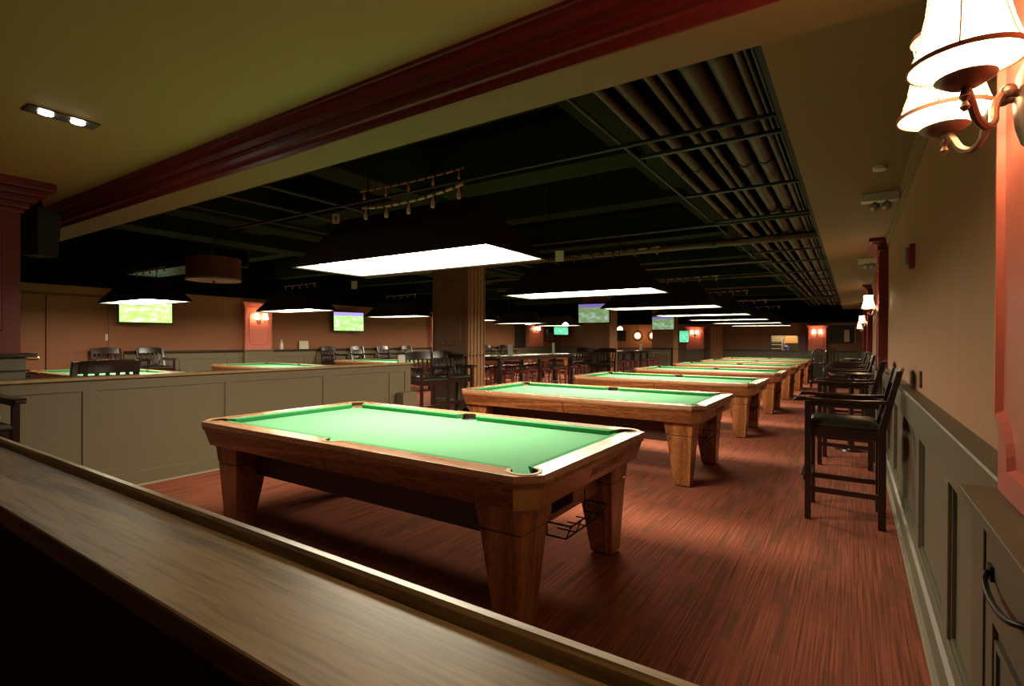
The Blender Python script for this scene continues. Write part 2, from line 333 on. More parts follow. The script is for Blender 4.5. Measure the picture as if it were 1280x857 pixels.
# ------------------------------------------------------------------ pilasters (built against x=0 facing +x, width along y)
def frame_notched(mb, face, y0, y1, z0, z1, wd=0.018, th_=0.012, r=0.07, fmap=None):
    """a panel moulding with scooped corners on the plane n=face"""
    f = fmap or (lambda n, y, z: (n, y, z)); pts = []
    def arc(cy_, cz, a0, a1):
        for k in range(7):
            a = a0 + (a1 - a0) * k / 6; pts.append((cy_ + r * math.cos(a), cz + r * math.sin(a)))
    arc(y0, z0, PI / 2, 0); arc(y1, z0, PI, PI / 2); arc(y1, z1, 3 * PI / 2, PI); arc(y0, z1, 2 * PI, 3 * PI / 2)
    cyc = (y0 + y1) / 2; czc = (z0 + z1) / 2; n = len(pts)
    def off(p, d):
        sy = (abs(p[0] - cyc) - d) / max(1e-6, abs(p[0] - cyc)); sz = (abs(p[1] - czc) - d) / max(1e-6, abs(p[1] - czc))
        return (cyc + (p[0] - cyc) * sy, czc + (p[1] - czc) * sz)
    for i in range(n):
        j = (i + 1) % n; a, b = pts[i], pts[j]; c, d = off(b, wd), off(a, wd)
        mb.hexa([f(face, *a), f(face, *b), f(face, *c), f(face, *d)] + [f(face + th_, *off(a, wd * .3)), f(face + th_, *off(b, wd * .3)), f(face + th_, *off(b, wd * .7)), f(face + th_, *off(a, wd * .7))])
def pilaster(label, loc, rz, width, depth, ztop, railz=1.05, mat='red', lowmat='wains', base=True, ins=.11, nr=.07, ce=1.0):
    t = thing('pilaster', label, 'pilaster', loc, rz, None); hw = width / 2
    MB().box(0, depth, -hw, hw, railz, ztop - .02).build('shaft', M[mat], t, bevel=0.003)
    m = MB(); frame_notched(m, depth - 0.001, -hw + ins, hw - ins, railz + (.13 if ins > .05 else .05), ztop - .26, 0.03, 0.014, nr)
    if ins > .05: m.box(depth, depth + .012, -hw, -hw + .022, railz, ztop - .12).box(depth, depth + .012, hw - .022, hw, railz, ztop - .12)
    if ins > .05: m.box(depth, depth + .007, -hw + .028, -hw + .04, railz, ztop - .12).box(depth, depth + .007, hw - .04, hw - .028, railz, ztop - .12)
    m.build('panel_moulding', M[mat], t)
    c = MB()
    for z0, z1, e in ((ztop - .16, ztop - .14, .02), (ztop - .12, ztop - .09, .025), (ztop - .09, ztop - .07, .045), (ztop - .07, ztop - .05, .06), (ztop - .05, ztop, .085)):
        e *= ce; c.box(0, depth + e, -hw - e, hw + e, z0, z1)
    c.build('crown', M[mat], t, bevel=0.004)
    if not base: return t
    MB().box(0, depth + .03, -hw - .02, hw + .02, 0, railz - .03).box(0, depth + .04, -hw - .03, hw + .03, 0, .14).build('base', M[lowmat], t, bevel=0.003)
    MB().box(0, depth + .055, -hw - .045, hw + .045, railz - .03, railz).build('ledge', M[lowmat], t, bevel=0.003)
    return t

# sconce: mount at origin, outward +x
def build_sconce(label, loc, rz):
    t = thing('wall_sconce', label, 'wall lamp', loc, rz, 'twin-shade wall sconces')
    m = MB(); loops = []
    for k, (dx, sc_) in enumerate(((0, 1), (.012, 1), (.022, .88), (.030, .6), (.034, .2))):
        loops.append([(dx, sc_ * .048 * math.cos(2 * PI * i / 20) * (1 + .08 * math.cos(8 * PI * i / 20)), sc_ * .085 * math.sin(2 * PI * i / 20) * (1 + .06 * math.cos(6 * PI * i / 20))) for i in range(20)])
    m.loft(loops); m.build('back_plate', M['bronze'], t, smooth=True)
    for s in (-1, 1):
        a = MB(); pts = []
        ctrl = [(.02, s * .012, .01), (.052, s * .020, .014), (.066, s * .032, -.012), (.070, s * .048, -.042), (.082, s * .068, -.056), (.098, s * .086, -.045), (.108, s * .100, -.020), (.115, s * .112, -.004), (.12, s * .125, .002)]
        for i in range(len(ctrl) - 1):
            p0 = Vector(ctrl[max(i - 1, 0)]); p1 = Vector(ctrl[i]); p2 = Vector(ctrl[i + 1]); p3 = Vector(ctrl[min(i + 2, len(ctrl) - 1)])
            for q in range(4):
                u = q / 4; pts.append(0.5 * ((2 * p1) + (-p0 + p2) * u + (2 * p0 - 5 * p1 + 4 * p2 - p3) * u * u + (-p0 + 3 * p1 - 3 * p2 + p3) * u ** 3))
        pts.append(Vector(ctrl[-1])); a.tube(pts, [.0075] * len(pts), 8)
        a.sphere((.045, s * .020, .018), .013); a.lathe([(.003, -.04), (.008, -.033), (.004, -.024), (.009, -.015), (.005, 0)], (.12, s * .125, 0), 12)
        a.build('arm', M['bronze'], t, smooth=True)
        MB().lathe([(.006, .0), (.022, .002), (.042, .014), (.044, .018), (.040, .018), (.020, .008), (.008, .006)], (.12, s * .125, 0), 24).build('drip_cup', M['bronze'], t, smooth=True)
        MB().lathe([(.012, .008), (.012, .055), (.004, .055)], (.12, s * .125, 0), 14).build('candle_tube', M['white'], t, smooth=True)
        MB().sphere((.12, s * .125, .080), .019, sz=1.3).build('bulb', M['bulb'], t, smooth=True)
        prof_ = [(.082, .045), (.074, .065), (.064, .10), (.056, .14), (.052, .175), (.054, .20), (.058, .215)]
        sh = MB(); sh.lathe(prof_ + [(r - .0015, z) for r, z in reversed(prof_)], (.12, s * .125, 0), 32, caps=False)
        so = sh.build('lamp_shade', M['sh'], t, smooth=True)
        r_ = MB()
        for zz, rr in ((.045, .0825), (.213, .0585)):
            r_.lathe([(rr - .002, zz - .004), (rr + .0015, zz - .004), (rr + .0015, zz + .004), (rr - .002, zz + .004)], (.12, s * .125, 0), 32, caps=False)
        for k in range(6):
            an = k * PI / 3 + .3
            r_.tube([(.12 + (r + .0008) * math.cos(an), s * .125 + (r + .0008) * math.sin(an), z) for r, z in prof_], .0014, 5)
        r_.build('shade_trim', M['shrim'], so)
    return t

# near pilaster and cabinet base
pilaster('red-painted pilaster at right edge of photo, nearest the camera, carrying large sconce', (WX, 1.17, 0), PI, 0.90, 0.10, 2.78, 1.06, base=False, ins=.022, nr=.11)
w = thing('pilaster_cabinet', 'grey-green cabinet base with a black pull handle under the nearest red pilaster', 'cabinet', (0, 0, 0))
MB().box(0.245, 0.38, 0.30, 1.62, 0, 1.035).box(0.236, 0.245, 1.49, 1.62, 0, 1.035).box(0.236, 0.245, 0.3, 1.46, .84, 1.035).box(0.236, 0.245, 0.3, 1.46, 0, .16).box(0.236, 0.245, 1.40, 1.46, .16, .84).build('body', M['wains'], w, bevel=.002)
MB().box(0.215, 0.38, 0.28, 1.645, 1.035, 1.06).build('top', M['wains'], w, bevel=.003)
MB().box(0.240, 0.2455, 1.46, 1.49, 0.05, .93).build('painted_gap_shade', M['screwy'], w)  # solid dark strip, coloured in for the shade inside the gap
MB().box(0.241, 0.245, 0.5, 1.36, .20, .80).box(.236, .245, .5, 1.38, .80, .815).box(.236, .245, 1.365, 1.38, .18, .80).build('door', M['wains'], w, bevel=.001)
hk = [(.236, 1.40, .940), (.226, 1.395, .940), (.219, 1.37, .932), (.216, 1.33, .926), (.214, 1.27, .926), (.213, 1.20, .935), (.213, 1.14, .950), (.222, 1.11, .960), (.237, 1.10, .960)]
MB().box(.230, .236, 1.385, 1.415, .925, .955).tube(hk, [.006, .0055, .0055, .006, .006, .006, .0055, .0055, .006], 10).build('pull_handle', M['black_metal'], w, smooth=True)
sc0 = build_sconce('large bronze sconce with two glowing shades on nearest red pilaster', (0.28, 1.32, 1.845), PI); sct = snapshot(sc0)
for yy, nm in ((8.95, 'first beyond the closest armchair'), (15.6, 'middle of the three far ones'), (22.15, 'farthest of all')):
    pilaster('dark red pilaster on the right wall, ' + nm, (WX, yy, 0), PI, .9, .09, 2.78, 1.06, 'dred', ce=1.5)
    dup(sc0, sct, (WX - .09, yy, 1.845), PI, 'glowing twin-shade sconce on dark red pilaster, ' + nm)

# ------------------------------------------------------------------ pool table (long axis X, origin on floor)
HL, HW = 1.455, 0.765
def arcpts(cx_, cy_, r, a0, a1, n=9): return [(cx_ + r * math.cos(a0 + (a1 - a0) * k / n), cy_ + r * math.sin(a0 + (a1 - a0) * k / n)) for k in range(n + 1)]
def octo(l, w_, c): return [(l - c, -w_), (l, -w_ + c), (l, w_ - c), (l - c, w_), (-l + c, w_), (-l, w_ - c), (-l, -w_ + c), (-l + c, -w_)]
def inner(a, b, r, rs, outward=True):
    pts = []
    if outward:
        pts += arcpts(a, -b, r, -PI, PI / 2, 12)
        pts += arcpts(a, b, r, -PI / 2, PI, 12)
        pts += arcpts(0, b, rs, 0, PI, 8)
        pts += arcpts(-a, b, r, 0, 3 * PI / 2, 12)
        pts += arcpts(-a, -b, r, PI / 2, 2 * PI, 12)
        pts += arcpts(0, -b, rs, PI, 2 * PI, 8)
    else:
        pts += arcpts(a, -b, r, PI, PI / 2, 5) + arcpts(a, b, r, 3 * PI / 2, PI, 5)
        pts += arcpts(0, b, rs, 0, -PI, 6) + arcpts(-a, b, r, 0, -PI / 2, 5) + arcpts(-a, -b, r, PI / 2, 0, 5) + arcpts(0, -b, rs, PI, 0, 6)
    return pts
def pool_table():
    t = thing('pool_table', '', 'pool table', (0, 0, 0), 0, 'oak pool tables with green cloth')
    a, b = HL - .115, HW - .115
    # playing surface
    MB().plate(inner(a + .01, b + .01, .074, .068, False), None, .735, .762).build('playing_cloth', M['felt'], t)
    # wooden top rails: two long sides, two ends
    full_o, full_i = octo(HL, HW, .10), inner(a, b, .074, .068)
    MB().plate(full_o, full_i, .765, .800).build('top_rail', M['lit_rail_x'], t, bevel=.003)
    for s in (-1, 1):
        e = MB(); pl = [(s * (HL + .0005), -HW + .101), (s * (HL + .0005), HW - .101), (s * (a + .080), HW - .135), (s * (a + .076), b - .03), (s * (a + .002), b - .078), (s * (a + .002), -b + .078), (s * (a + .076), -b + .03), (s * (a + .080), -HW + .135)]
        e.plate(pl, None, .768, .8012).build('end_rail', M['lit_rail_y'], t)
    # cushions
    def cushion(p, q, nrm):
        p, q, nrm = Vector(p), Vector(q), Vector(nrm); d = (q - p).normalized(); nose = .048
        P0, Q0 = p - nrm * .001, q - nrm * .001; Pi, Qi = p + nrm * nose + d * .035, q + nrm * nose - d * .035
        m = MB(); m.hexa([(P0.x, P0.y, .764), (Q0.x, Q0.y, .764), (Qi.x - nrm.x * .012, Qi.y - nrm.y * .012, .764), (Pi.x - nrm.x * .012, Pi.y - nrm.y * .012, .764),
                          (P0.x, P0.y, .799), (Q0.x, Q0.y, .799), (Qi.x, Qi.y, .794), (Pi.x, Pi.y, .794)])
        m.build('cushion', M['cushion'], t)
    for s in (-1, 1):
        cushion((-a + .075, s * b, 0), (-.07, s * b, 0), (0, -s, 0)); cushion((.07, s * b, 0), (a - .075, s * b, 0), (0, -s, 0))
        cushion((s * a, -b + .075, 0), (s * a, b - .075, 0), (-s, 0, 0))
    # pockets
    for px, py, r, a0, a1 in ((a, -b, .074, -PI, PI / 2), (a, b, .074, -PI / 2, PI), (-a, b, .074, 0, 1.5 * PI), (-a, -b, .074, PI / 2, 2 * PI), (0, b, .068, 0, PI), (0, -b, .068, PI, 2 * PI)):
        m = MB(); n = 16
        m.loft([[(px + (rr) * math.cos(2 * PI * k / n), py + rr * math.sin(2 * PI * k / n), z) for k in range(n)] for rr, z in ((r - .004, .762), (.052, .744), (.040, .70), (.028, .692))], caps=False)
        m.add([(px + .03 * math.cos(2 * PI * k / n), py + .03 * math.sin(2 * PI * k / n), .694) for k in range(n)], [tuple(range(n))])
        # lining wall of the pocket up to the rail
        L = arcpts(px, py, r - .001, a0, a1, 14); Li = arcpts(px, py, r - .008, a0, a1, 14)
        for i in range(14):
            m.hexa([(*L[i], .74), (*L[i + 1], .74), (*Li[i + 1], .74), (*Li[i], .74), (*L[i], .797), (*L[i + 1], .797), (*Li[i + 1], .797), (*Li[i], .797)])
        pk = m.build('pocket', M['pocket'], t)
        m = MB(); L = arcpts(px, py, r + .012, a0 + .12, a1 - .12, 16); Li = arcpts(px, py, r - .008, a0 + .12, a1 - .12, 16)
        for i in range(16):
            m.hexa([(*L[i], .797), (*L[i + 1], .797), (*Li[i + 1], .797), (*Li[i], .797), (*L[i], .8030), (*L[i + 1], .8030), (*Li[i + 1], .8025), (*Li[i], .8025)])
        m.build('pocket_rim', M['pocket_rim'], pk)
    # apron, flaring out to the top, with seams at the side pockets
    lo, hi = octo(HL - .045, HW - .045, .085), octo(HL - .012, HW - .012, .098)
    bandlo, bandhi = octo(HL - .004, HW - .004, .100), octo(HL - .004, HW - .004, .100)
    def facepanel(i, name, mat, z0=.628, z1=.742):
        j = (i + 1) % 8; A, B, C, D = lo[i], lo[j], hi[j], hi[i]
        def inn(p): return (p[0] * (1 - .03 / HL), p[1] * (1 - .03 / HW))
        m = MB()
        segs = [(A, B, C, D)]
        if i in (3, 7):
            mid = lambda p, q, u: (p[0] + (q[0] - p[0]) * u, p[1] + (q[1] - p[1]) * u)
            segs = [(A, mid(A, B, .4985), mid(D, C, .4985), D), (mid(A, B, .5015), B, C, mid(D, C, .5015))]
        for q in segs:
            a_, b_, c_, d_ = q
            m.hexa([(*a_, z0), (*b_, z0), (*inn(b_), z0), (*inn(a_), z0), (*d_, z1), (*c_, z1), (*inn(c_), z1), (*inn(d_), z1)])
        m.build(name, mat, t, bevel=.0015)
    for i in range(8):
        facepanel(i, *{3: ('side_apron', M['oak_x']), 7: ('side_apron', M['oak_x']), 1: ('end_apron', M['oak_y']), 5: ('end_apron', M['oak_y'])}.get(i, ('corner_block', M['oak_gold'])))
    MB().plate(octo(HL - .003, HW - .003, .0995), octo(HL - .05, HW - .05, .09), .744, .766).build('rail_moulding', M['oak_x'], t, bevel=.003)
    # cabinet under the slate
    MB().box(-1.17, 1.17, -.50, .50, .40, .735).box(-1.36, 1.36, -.55, .55, .63, .735).build('cabinet', M['cabinet_shaded'], t)
    # end frames with the ball window
    for s in (-1, 1):
        m = MB(); x0, x1 = sorted((s * 1.20, s * 1.235))
        m.box(x0, x1, -.45, -.20, .42, .63).box(x0, x1, .06, .45, .42, .63).box(x0, x1, -.20, .06, .585, .63).box(x0, x1, -.20, .06, .42, .455)
        m.build('ball_return_panel', M['oak_y'], t)
        k = MB(); k.box(min(s * 1.172, s * 1.20), max(s * 1.172, s * 1.20), -.20, .06, .455, .585).build('ball_window_dark', M['black'], t)  # matt black block painted in for the dark inside the opening
        r = MB(); X0, X1 = s * 1.235, s * 1.38
        for z, e in ((.43, 0), (.36, .03)):
            r.tube([(X0, -.25, z), (X1 - s * e, -.25, z), (X1 - s * e, .22, z), (X0, .22, z)], .005, 6)
        for yy in (-.25, -.13, -.01, .10, .22): r.tube([(X0, yy, .36), (X1 - s * .03, yy, .36), (X1, yy, .43)], .004, 6)
        r.tube([(X0, -.25, .50), (X0, -.25, .36)], .005, 6); r.tube([(X0, .22, .50), (X0, .22, .36)], .005, 6)
        r.build('ball_rack', M['black_metal'], t)
        for sy in (-1, 1):
            l = MB()
            def fr(x0, x1, y0, y1): return (min(s * x0, s * x1), max(s * x0, s * x1), min(sy * y0, sy * y1), max(sy * y0, sy * y1))
            l.frus(fr(1.155, 1.305, .485, .620), 0.012, fr(1.088, 1.328, .410, .655), .488)
            l.frus(fr(1.085, 1.331, .408, .658), .494, fr(1.066, 1.345, .388, .672), .635)
            lg = l.build('leg', M['oak_z'], t, bevel=.003)
            MB().box(*fr(1.17, 1.29, .50, .605), 0, .014).build('foot_pad', M['black'], lg)
    # raised lettering on the end apron
    for s in (1, -1):
        cu = bpy.data.curves.new('txt', 'FONT'); cu.body = 'BRUNSWICK'; cu.size = .075; cu.extrude = .002; cu.align_x = 'CENTER'; cu.align_y = 'CENTER'; cu.resolution_u = 2; cu.space_character = 1.05
        to = bpy.data.objects.new('txt', cu); COL.objects.link(to)
        bpy.context.view_layer.update()
        me = bpy.data.meshes.new_from_object(to.evaluated_get(bpy.context.evaluated_depsgraph_get()))
        bpy.data.objects.remove(to)
        me.materials.clear(); me.materials.append(M['oak_gold'] if False else M['oak_y'])
        lo_ = bpy.data.objects.new('raised_lettering', me); COL.objects.link(lo_); lo_.parent = t
        tilt = math.atan(.033 / .114)
        lo_.rotation_euler = (PI / 2 + tilt, 0, s * PI / 2) if s == 1 else (PI / 2 + tilt, 0, -PI / 2)
        lo_.location = (s * (HL - .0265), s * .12, .688)
    return t
tab0 = pool_table(); tabt = snapshot(tab0)
near_y = [1.92, 4.94, 8.0, 11.0, 14.0, 16.95, 19.95]
tl = ['oak pool table with bright green cloth, closest to the camera', 'second oak pool table behind the closest one in right-hand row', 'third oak pool table from the camera in right-hand row',
      'fourth oak pool table from the camera in right-hand row', 'fifth oak pool table from the camera in right-hand row', 'sixth pool table of the right-hand row, next to last', 'last pool table of the right-hand row, before the far wall']
CXT = -2.605
for i, yn in enumerate(near_y):
    o = tab0 if i == 0 else dup(tab0, tabt, (0, 0, 0))
    o.location = (CXT, yn + HW, 0); o['label'] = tl[i]
left_y = [3.85, 7.1, 10.6, 13.9, 17.0, 20.2]
for i, yc in enumerate(left_y):
    o = dup(tab0, tabt, (-11.3, yc, 0), 0, 'pool table left of the grey half wall, %s from the camera in left-hand row' % ORD[i], 'oak pool tables with green cloth')

# ------------------------------------------------------------------ hooded table lamps
def hood_lamp():
    t = thing('pool_table_lamp', '', 'hanging lamp', (0, 0, 0), 0, 'long dark hooded lamps over the pool tables')
    L, W, H = 1.01, .375, .40
    l1, w1 = .66, .13
    def ring(l, w_, z): return [(-l, -w_, z), (l, -w_, z), (l, w_, z), (-l, w_, z)]
    m = MB()
    m.loft([ring(L - .012, W - .012, .008), ring(L, W, 0), ring(L, W, .012), ring(l1, w1, H), ring(l1 - .02, w1 - .02, H + .01)], caps=False)
    m.add(ring(l1 - .02, w1 - .02, H + .01), [(0, 1, 2, 3)])
    m.build('hood', M['shade_out'], t)
    MB().loft([ring(L - .012, W - .012, .009), ring(L - .06, W - .05, .055)], caps=False).build('hood_lining', M['shade_in'], t)
    MB().add(ring(L - .06, W - .05, .05), [(3, 2, 1, 0)]).build('light_panel', M['diffuser'], t)
    for s in (-1, 1):
        r = MB(); r.tube([(s * .5, 0, H), (s * .5, 0, 1.6)], .006, 6); r.lathe([(.03, 0), (.03, .02), (.008, .03)], (s * .5, 0, H + .01), 12)
        r.build('hanging_rod', M['black_metal'], t)
    return t
lamp0 = hood_lamp(); lampt = snapshot(lamp0)
lamp_y = [3.0, 6.12, 9.35, 12.4, 15.35, 18.4, 21.5]
for i, yc in enumerate(lamp_y):
    o = lamp0 if i == 0 else dup(lamp0, lampt, (0, 0, 0))
    o.location = (-2.93, yc, 2.0); o['label'] = ('long dark hooded lamp glowing over the closest pool table' if i == 0 else 'long dark hooded lamp over right-hand row, %s from the camera' % ORD[i])
left_ly = [4.25, 7.35, 10.6, 13.9, 17.0, 20.2]
for i, yc in enumerate(left_ly):
    dup(lamp0, lampt, (-10.85, yc, 2.06), 0, 'dark hooded lamp over left-hand table row, %s from the camera' % ORD[i])

# score strings: sagging wire with wooden beads and hanging counters
def score_string(label, p0, p1, sag, nb, loc_z=0, straight=False):
    t = thing('score_string', label, 'score counter', (0, 0, 0), 0, 'bead score strings above the pool tables')
    p0, p1 = Vector(p0), Vector(p1)
    def at(u): p = p0.lerp(p1, u); p.z -= sag * 4 * u * (1 - u); return p
    MB().tube([at(k / 24) for k in range(25)], .004, 6).build('wire', M['pipe_dark'], t)
    for k in range(nb):
        u = .06 + .88 * (k + .5) / nb; d = .30 / nb
        MB().tube([at(u - d), at(u + d)], .011, 8).build('bead', M['bead'], t, smooth=True)
    for k in range(5):
        c = at(.10 + .2 * k)
        MB().lathe([(.003, -.01), (.006, -.025), (.016, -.062), (.013, -.080), (.002, -.086)], c, 10).build('hanging_counter', M['bead'], t, smooth=True)
    return t
score_string('bead string with hanging counters, nearest camera above the closest lamp', (-3.08, 2.58, 2.37), (-1.94, 2.51, 2.375), .04, 12)
score_string('fainter bead string behind the nearest one above the closest lamp', (-4.13, 3.43, 2.85), (-2.64, 3.42, 2.85), .02, 12)
ss0 = score_string('straight bead string above the second hooded lamp', (-3.25, 6.2, 2.52), (-1.85, 6.2, 2.54), .005, 8); sst = snapshot(ss0)
for i, yc in enumerate(lamp_y[2:6]):
    dup(ss0, sst, (0, yc - 6.1, 0), None, 'straight bead string above hooded lamp %s from camera in right-hand row' % ORD[i + 2])
for i, yc in enumerate(left_ly[:4]):
    dup(ss0, sst, (-8.3, yc - 6.1, .15), None, 'pale bead string above hooded lamp %s from camera in left-hand row' % ORD[i])

def placard(label, x, y, z, digit=None, s=.045, dropz=.0):
    t = thing('table_number_card', label, 'number sign', (x, y, z), math.radians(18), 'table number cards above the lamps')
    MB().box(-s, s, -.002, .002, -s * 1.25, s * 1.25).build('card', M['white'], t)
    MB().tube([(0, 0, s * 1.25), (0, 0, 3.6 - z)], .0015, 5).build('string', M['pipe_dark'], t)
    if digit:
        cu = bpy.data.curves.new('txt', 'FONT'); cu.body = digit; cu.size = s * 2.0; cu.extrude = .001; cu.offset = .0015; cu.align_x = 'CENTER'; cu.align_y = 'CENTER'; cu.resolution_u = 3
        to = bpy.data.objects.new('txt', cu); COL.objects.link(to); bpy.context.view_layer.update()
        me = bpy.data.meshes.new_from_object(to.evaluated_get(bpy.context.evaluated_depsgraph_get())); bpy.data.objects.remove(to)
        me.materials.clear(); me.materials.append(M['digit']); d = bpy.data.objects.new('printed_number', me); COL.objects.link(d); d.parent = t
        d.rotation_euler = (PI / 2, 0, 0); d.location = (0, -.0035, 0)
    return t
placard('white card with a dark red 9 hanging above the closest hooded lamp', -3.50, 2.73, 2.375, '9', .032)
placard('pale card hanging by the left end of second right-hand hooded lamp', -2.62, 4.0 + .9, 2.30, None, .045)
placard('pale card hanging above the first left-hand hooded lamp', -9.35, 4.45, 2.62, None, .07)
placard('pale card hanging above the second left-hand hooded lamp', -9.3, 7.75, 2.62, None, .07)
placard('pale card hanging above the third left-hand hooded lamp', -9.5, 11.1, 2.60, None, .07)

# ------------------------------------------------------------------ foreground ledge
t = thing('drink_ledge', 'dark-stained oak drink ledge running across the foreground', 'ledge', (0, 0, 0))
MB().box(-6.9, 0.212, .300, .470, 1.035, 1.07).build('ledge_top', M['ledge'], t, bevel=.004)
MB().extr([(.470, 1.03), (.470, 1.060), (.476, 1.062), (.480, 1.078), (.486, 1.082), (.500, 1.080), (.505, 1.070), (.505, 1.03)], 'X', -6.9, 0.212).build('raised_lip', M['ledge'], t)
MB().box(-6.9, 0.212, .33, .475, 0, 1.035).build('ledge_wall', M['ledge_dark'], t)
MB().box(-6.9, 0.212, .475, .49, 0, .14).build('skirting', M['basetrim'], t)

# ------------------------------------------------------------------ left half wall
PX0 = -5.70
t = thing('half_wall', 'long olive-grey panelled half wall dividing the two rows of tables', 'half wall', (0, 0, 0))
MB().box(PX0 - .16, PX0 - .012, .5, 5.84, 0, 1.03).build('core', M['partition'], t)
m = MB()
for y0 in (.50, 1.76, 3.01, 4.26, 5.40): m.box(PX0 - .012, PX0, y0, y0 + .12, .20, .93)
m.box(PX0 - .012, PX0, 5.72, 5.84, .20, .93).box(PX0 - .012, PX0, .5, 5.84, .93, 1.03).box(PX0 - .012, PX0, .5, 5.84, 0, .20)
m.build('panel_frame', M['partition'], t, bevel=.002)
MB().box(PX0 - .20, PX0 + .035, .5, 5.87, 1.03, 1.058).build('cap', M['partition_cap'], t, bevel=.004)
MB().box(PX0, PX0 + .012, .5, 5.85, 0, .14).build('skirting', M['partition'], t, bevel=.003)
MB().box(PX0 + .012, PX0 + .022, .5, 5.85, 0, .014).build('floor_bead', M['basetrim'], t)
o = MB().box(PX0 + .02, PX0 + .16, 5.52, 5.82, 0, .62).build('step_block', M['partition'], bevel=.003)
tag(o, 'low olive-grey box against the far end of the half wall', 'box')

def menu_card(label, x, y, z, s=.07, h=.14, rz=0.9, mat='white'):
    m = MB(); a = s
    m.hexa([(-a, -.03, 0), (a, -.03, 0), (a, -.026, 0), (-a, -.026, 0), (-a, -.002, h), (a, -.002, h), (a, .002, h), (-a, .002, h)])
    m.hexa([(-a, .026, 0), (a, .026, 0), (a, .03, 0), (-a, .03, 0), (-a, -.002, h), (a, -.002, h), (a, .002, h), (-a, .002, h)])
    o = m.build('menu_card', M[mat]); o.location = (x, y, z); o.rotation_euler = (0, 0, rz); return tag(o, label, 'card')
menu_card('white folded card standing on the far end of the half wall cap', PX0 - .08, 5.72, 1.058, .055, .115, 1.15)

# ------------------------------------------------------------------ spectator chair (front faces +x)
def spectator_chair():
    t = thing('spectator_chair', '', 'chair', (0, 0, 0), 0, 'tall mahogany spectator chairs with arms')
    hw = .255; c = .022
    for s in (-1, 1):
        MB().frus((.218, .262, s * hw - c, s * hw + c), 0, (.222, .266, s * hw - c, s * hw + c), .93).build('leg', M['chair'], t, bevel=.003)
        l = MB(); l.frus((-.265, -.215, s * hw - c, s * hw + c), 0, (-.262, -.212, s * hw - c, s * hw + c), .74)
        l.frus((-.262, -.212, s * hw - c, s * hw + c), .74, (-.355, -.320, s * hw - c, s * hw + c), 1.19)
        l.build('leg', M['chair'], t, bevel=.003)
        a = MB(); pts = [(-.285, .955), (-.10, .945), (.10, .945), (.26, .952), (.33, .948), (.345, .935)]
        a.loft([[(x, s * hw - w_ + s * .005, z - .013), (x, s * hw + w_ + s * .005, z - .013), (x, s * hw + w_ + s * .005, z + .012), (x, s * hw - w_ + s * .005, z + .012)] for (x, z), w_ in zip(pts, (.025, .032, .038, .042, .040, .030))])
        a.build('armrest', M['chair'], t, bevel=.004)
        MB().box(-.22, .225, s * hw - .012, s * hw + .012, .22, .26).build('side_stretcher', M['chair'], t, bevel=.002)
        MB().box(-.22, .225, s * hw - .010, s * hw + .010, .90, .935).build('arm_apron', M['chair'], t)
    MB().box(.225, .275, -hw, hw, .30, .335).box(.225, .30, -hw + .03, hw - .03, .335, .342).build('footrest', M['chair'], t, bevel=.002)
    MB().box(-.25, -.23, -hw, hw, .24, .275).build('rear_stretcher', M['chair'], t, bevel=.002)
    MB().box(-.245, .25, -hw + .004, hw - .004, .66, .735).build('seat_frame', M['chair'], t, bevel=.003)
    m = MB(); n = 8; loops = []
    for k, (e, z) in enumerate(((0, .735), (0, .755), (.012, .775), (.05, .792), (.12, .80), (.2, .803))):
        loops.append([(x, y_, z) for x, y_ in ((-.22 + e, -.235 + e), (.265 - e, -.235 + e), (.265 - e, .235 - e), (-.22 + e, .235 - e))])
    m.loft(loops); m.build('seat_cushion', M['leather'], t, smooth=False, bevel=.006)
    def backx(z): return -.237 - (z - .74) / .45 * .10
    r = MB(); N = 10; loops = []
    for k in range(N + 1):
        y_ = -hw - .01 + (2 * hw + .02) * k / N; bow = -.03 * (1 - ((y_) / hw) ** 2); crest = .020 * (1 - (y_ / hw) ** 2)
        loops.append([(backx(1.08) + bow - .012, y_, 1.075), (backx(1.08) + bow + .012, y_, 1.075), (backx(1.2) + bow + .012, y_, 1.185 + crest), (backx(1.2) + bow - .012, y_, 1.185 + crest)])
    r.loft(loops).build('crest_rail', M['chair'], t, bevel=.003)
    for k in range(5):
        y_ = -.17 + .085 * k; bow = -.03 * (1 - (y_ / hw) ** 2)
        MB().hexa([(backx(.80) + bow * .3 - .006, y_ - .016, .80), (backx(.80) + bow * .3 + .006, y_ - .016, .80), (backx(.80) + bow * .3 + .006, y_ + .016, .80), (backx(.80) + bow * .3 - .006, y_ + .016, .80),
                   (backx(1.09) + bow - .006, y_ - .016, 1.09), (backx(1.09) + bow + .006, y_ - .016, 1.09), (backx(1.09) + bow + .006, y_ + .016, 1.09), (backx(1.09) + bow - .006, y_ + .016, 1.09)]).build('back_slat', M['chair'], t)
    MB().hexa([(backx(.80) - .02, -hw, .785), (backx(.80) + .006, -hw, .785), (backx(.80) + .006, hw, .785), (backx(.80) - .02, hw, .785), (backx(.83) - .02, -hw, .83), (backx(.83) + .006, -hw, .83), (backx(.83) + .006, hw, .83), (backx(.83) - .02, hw, .83)]).build('lower_back_rail', M['chair'], t)
    return t
ch0 = spectator_chair(); cht = snapshot(ch0)
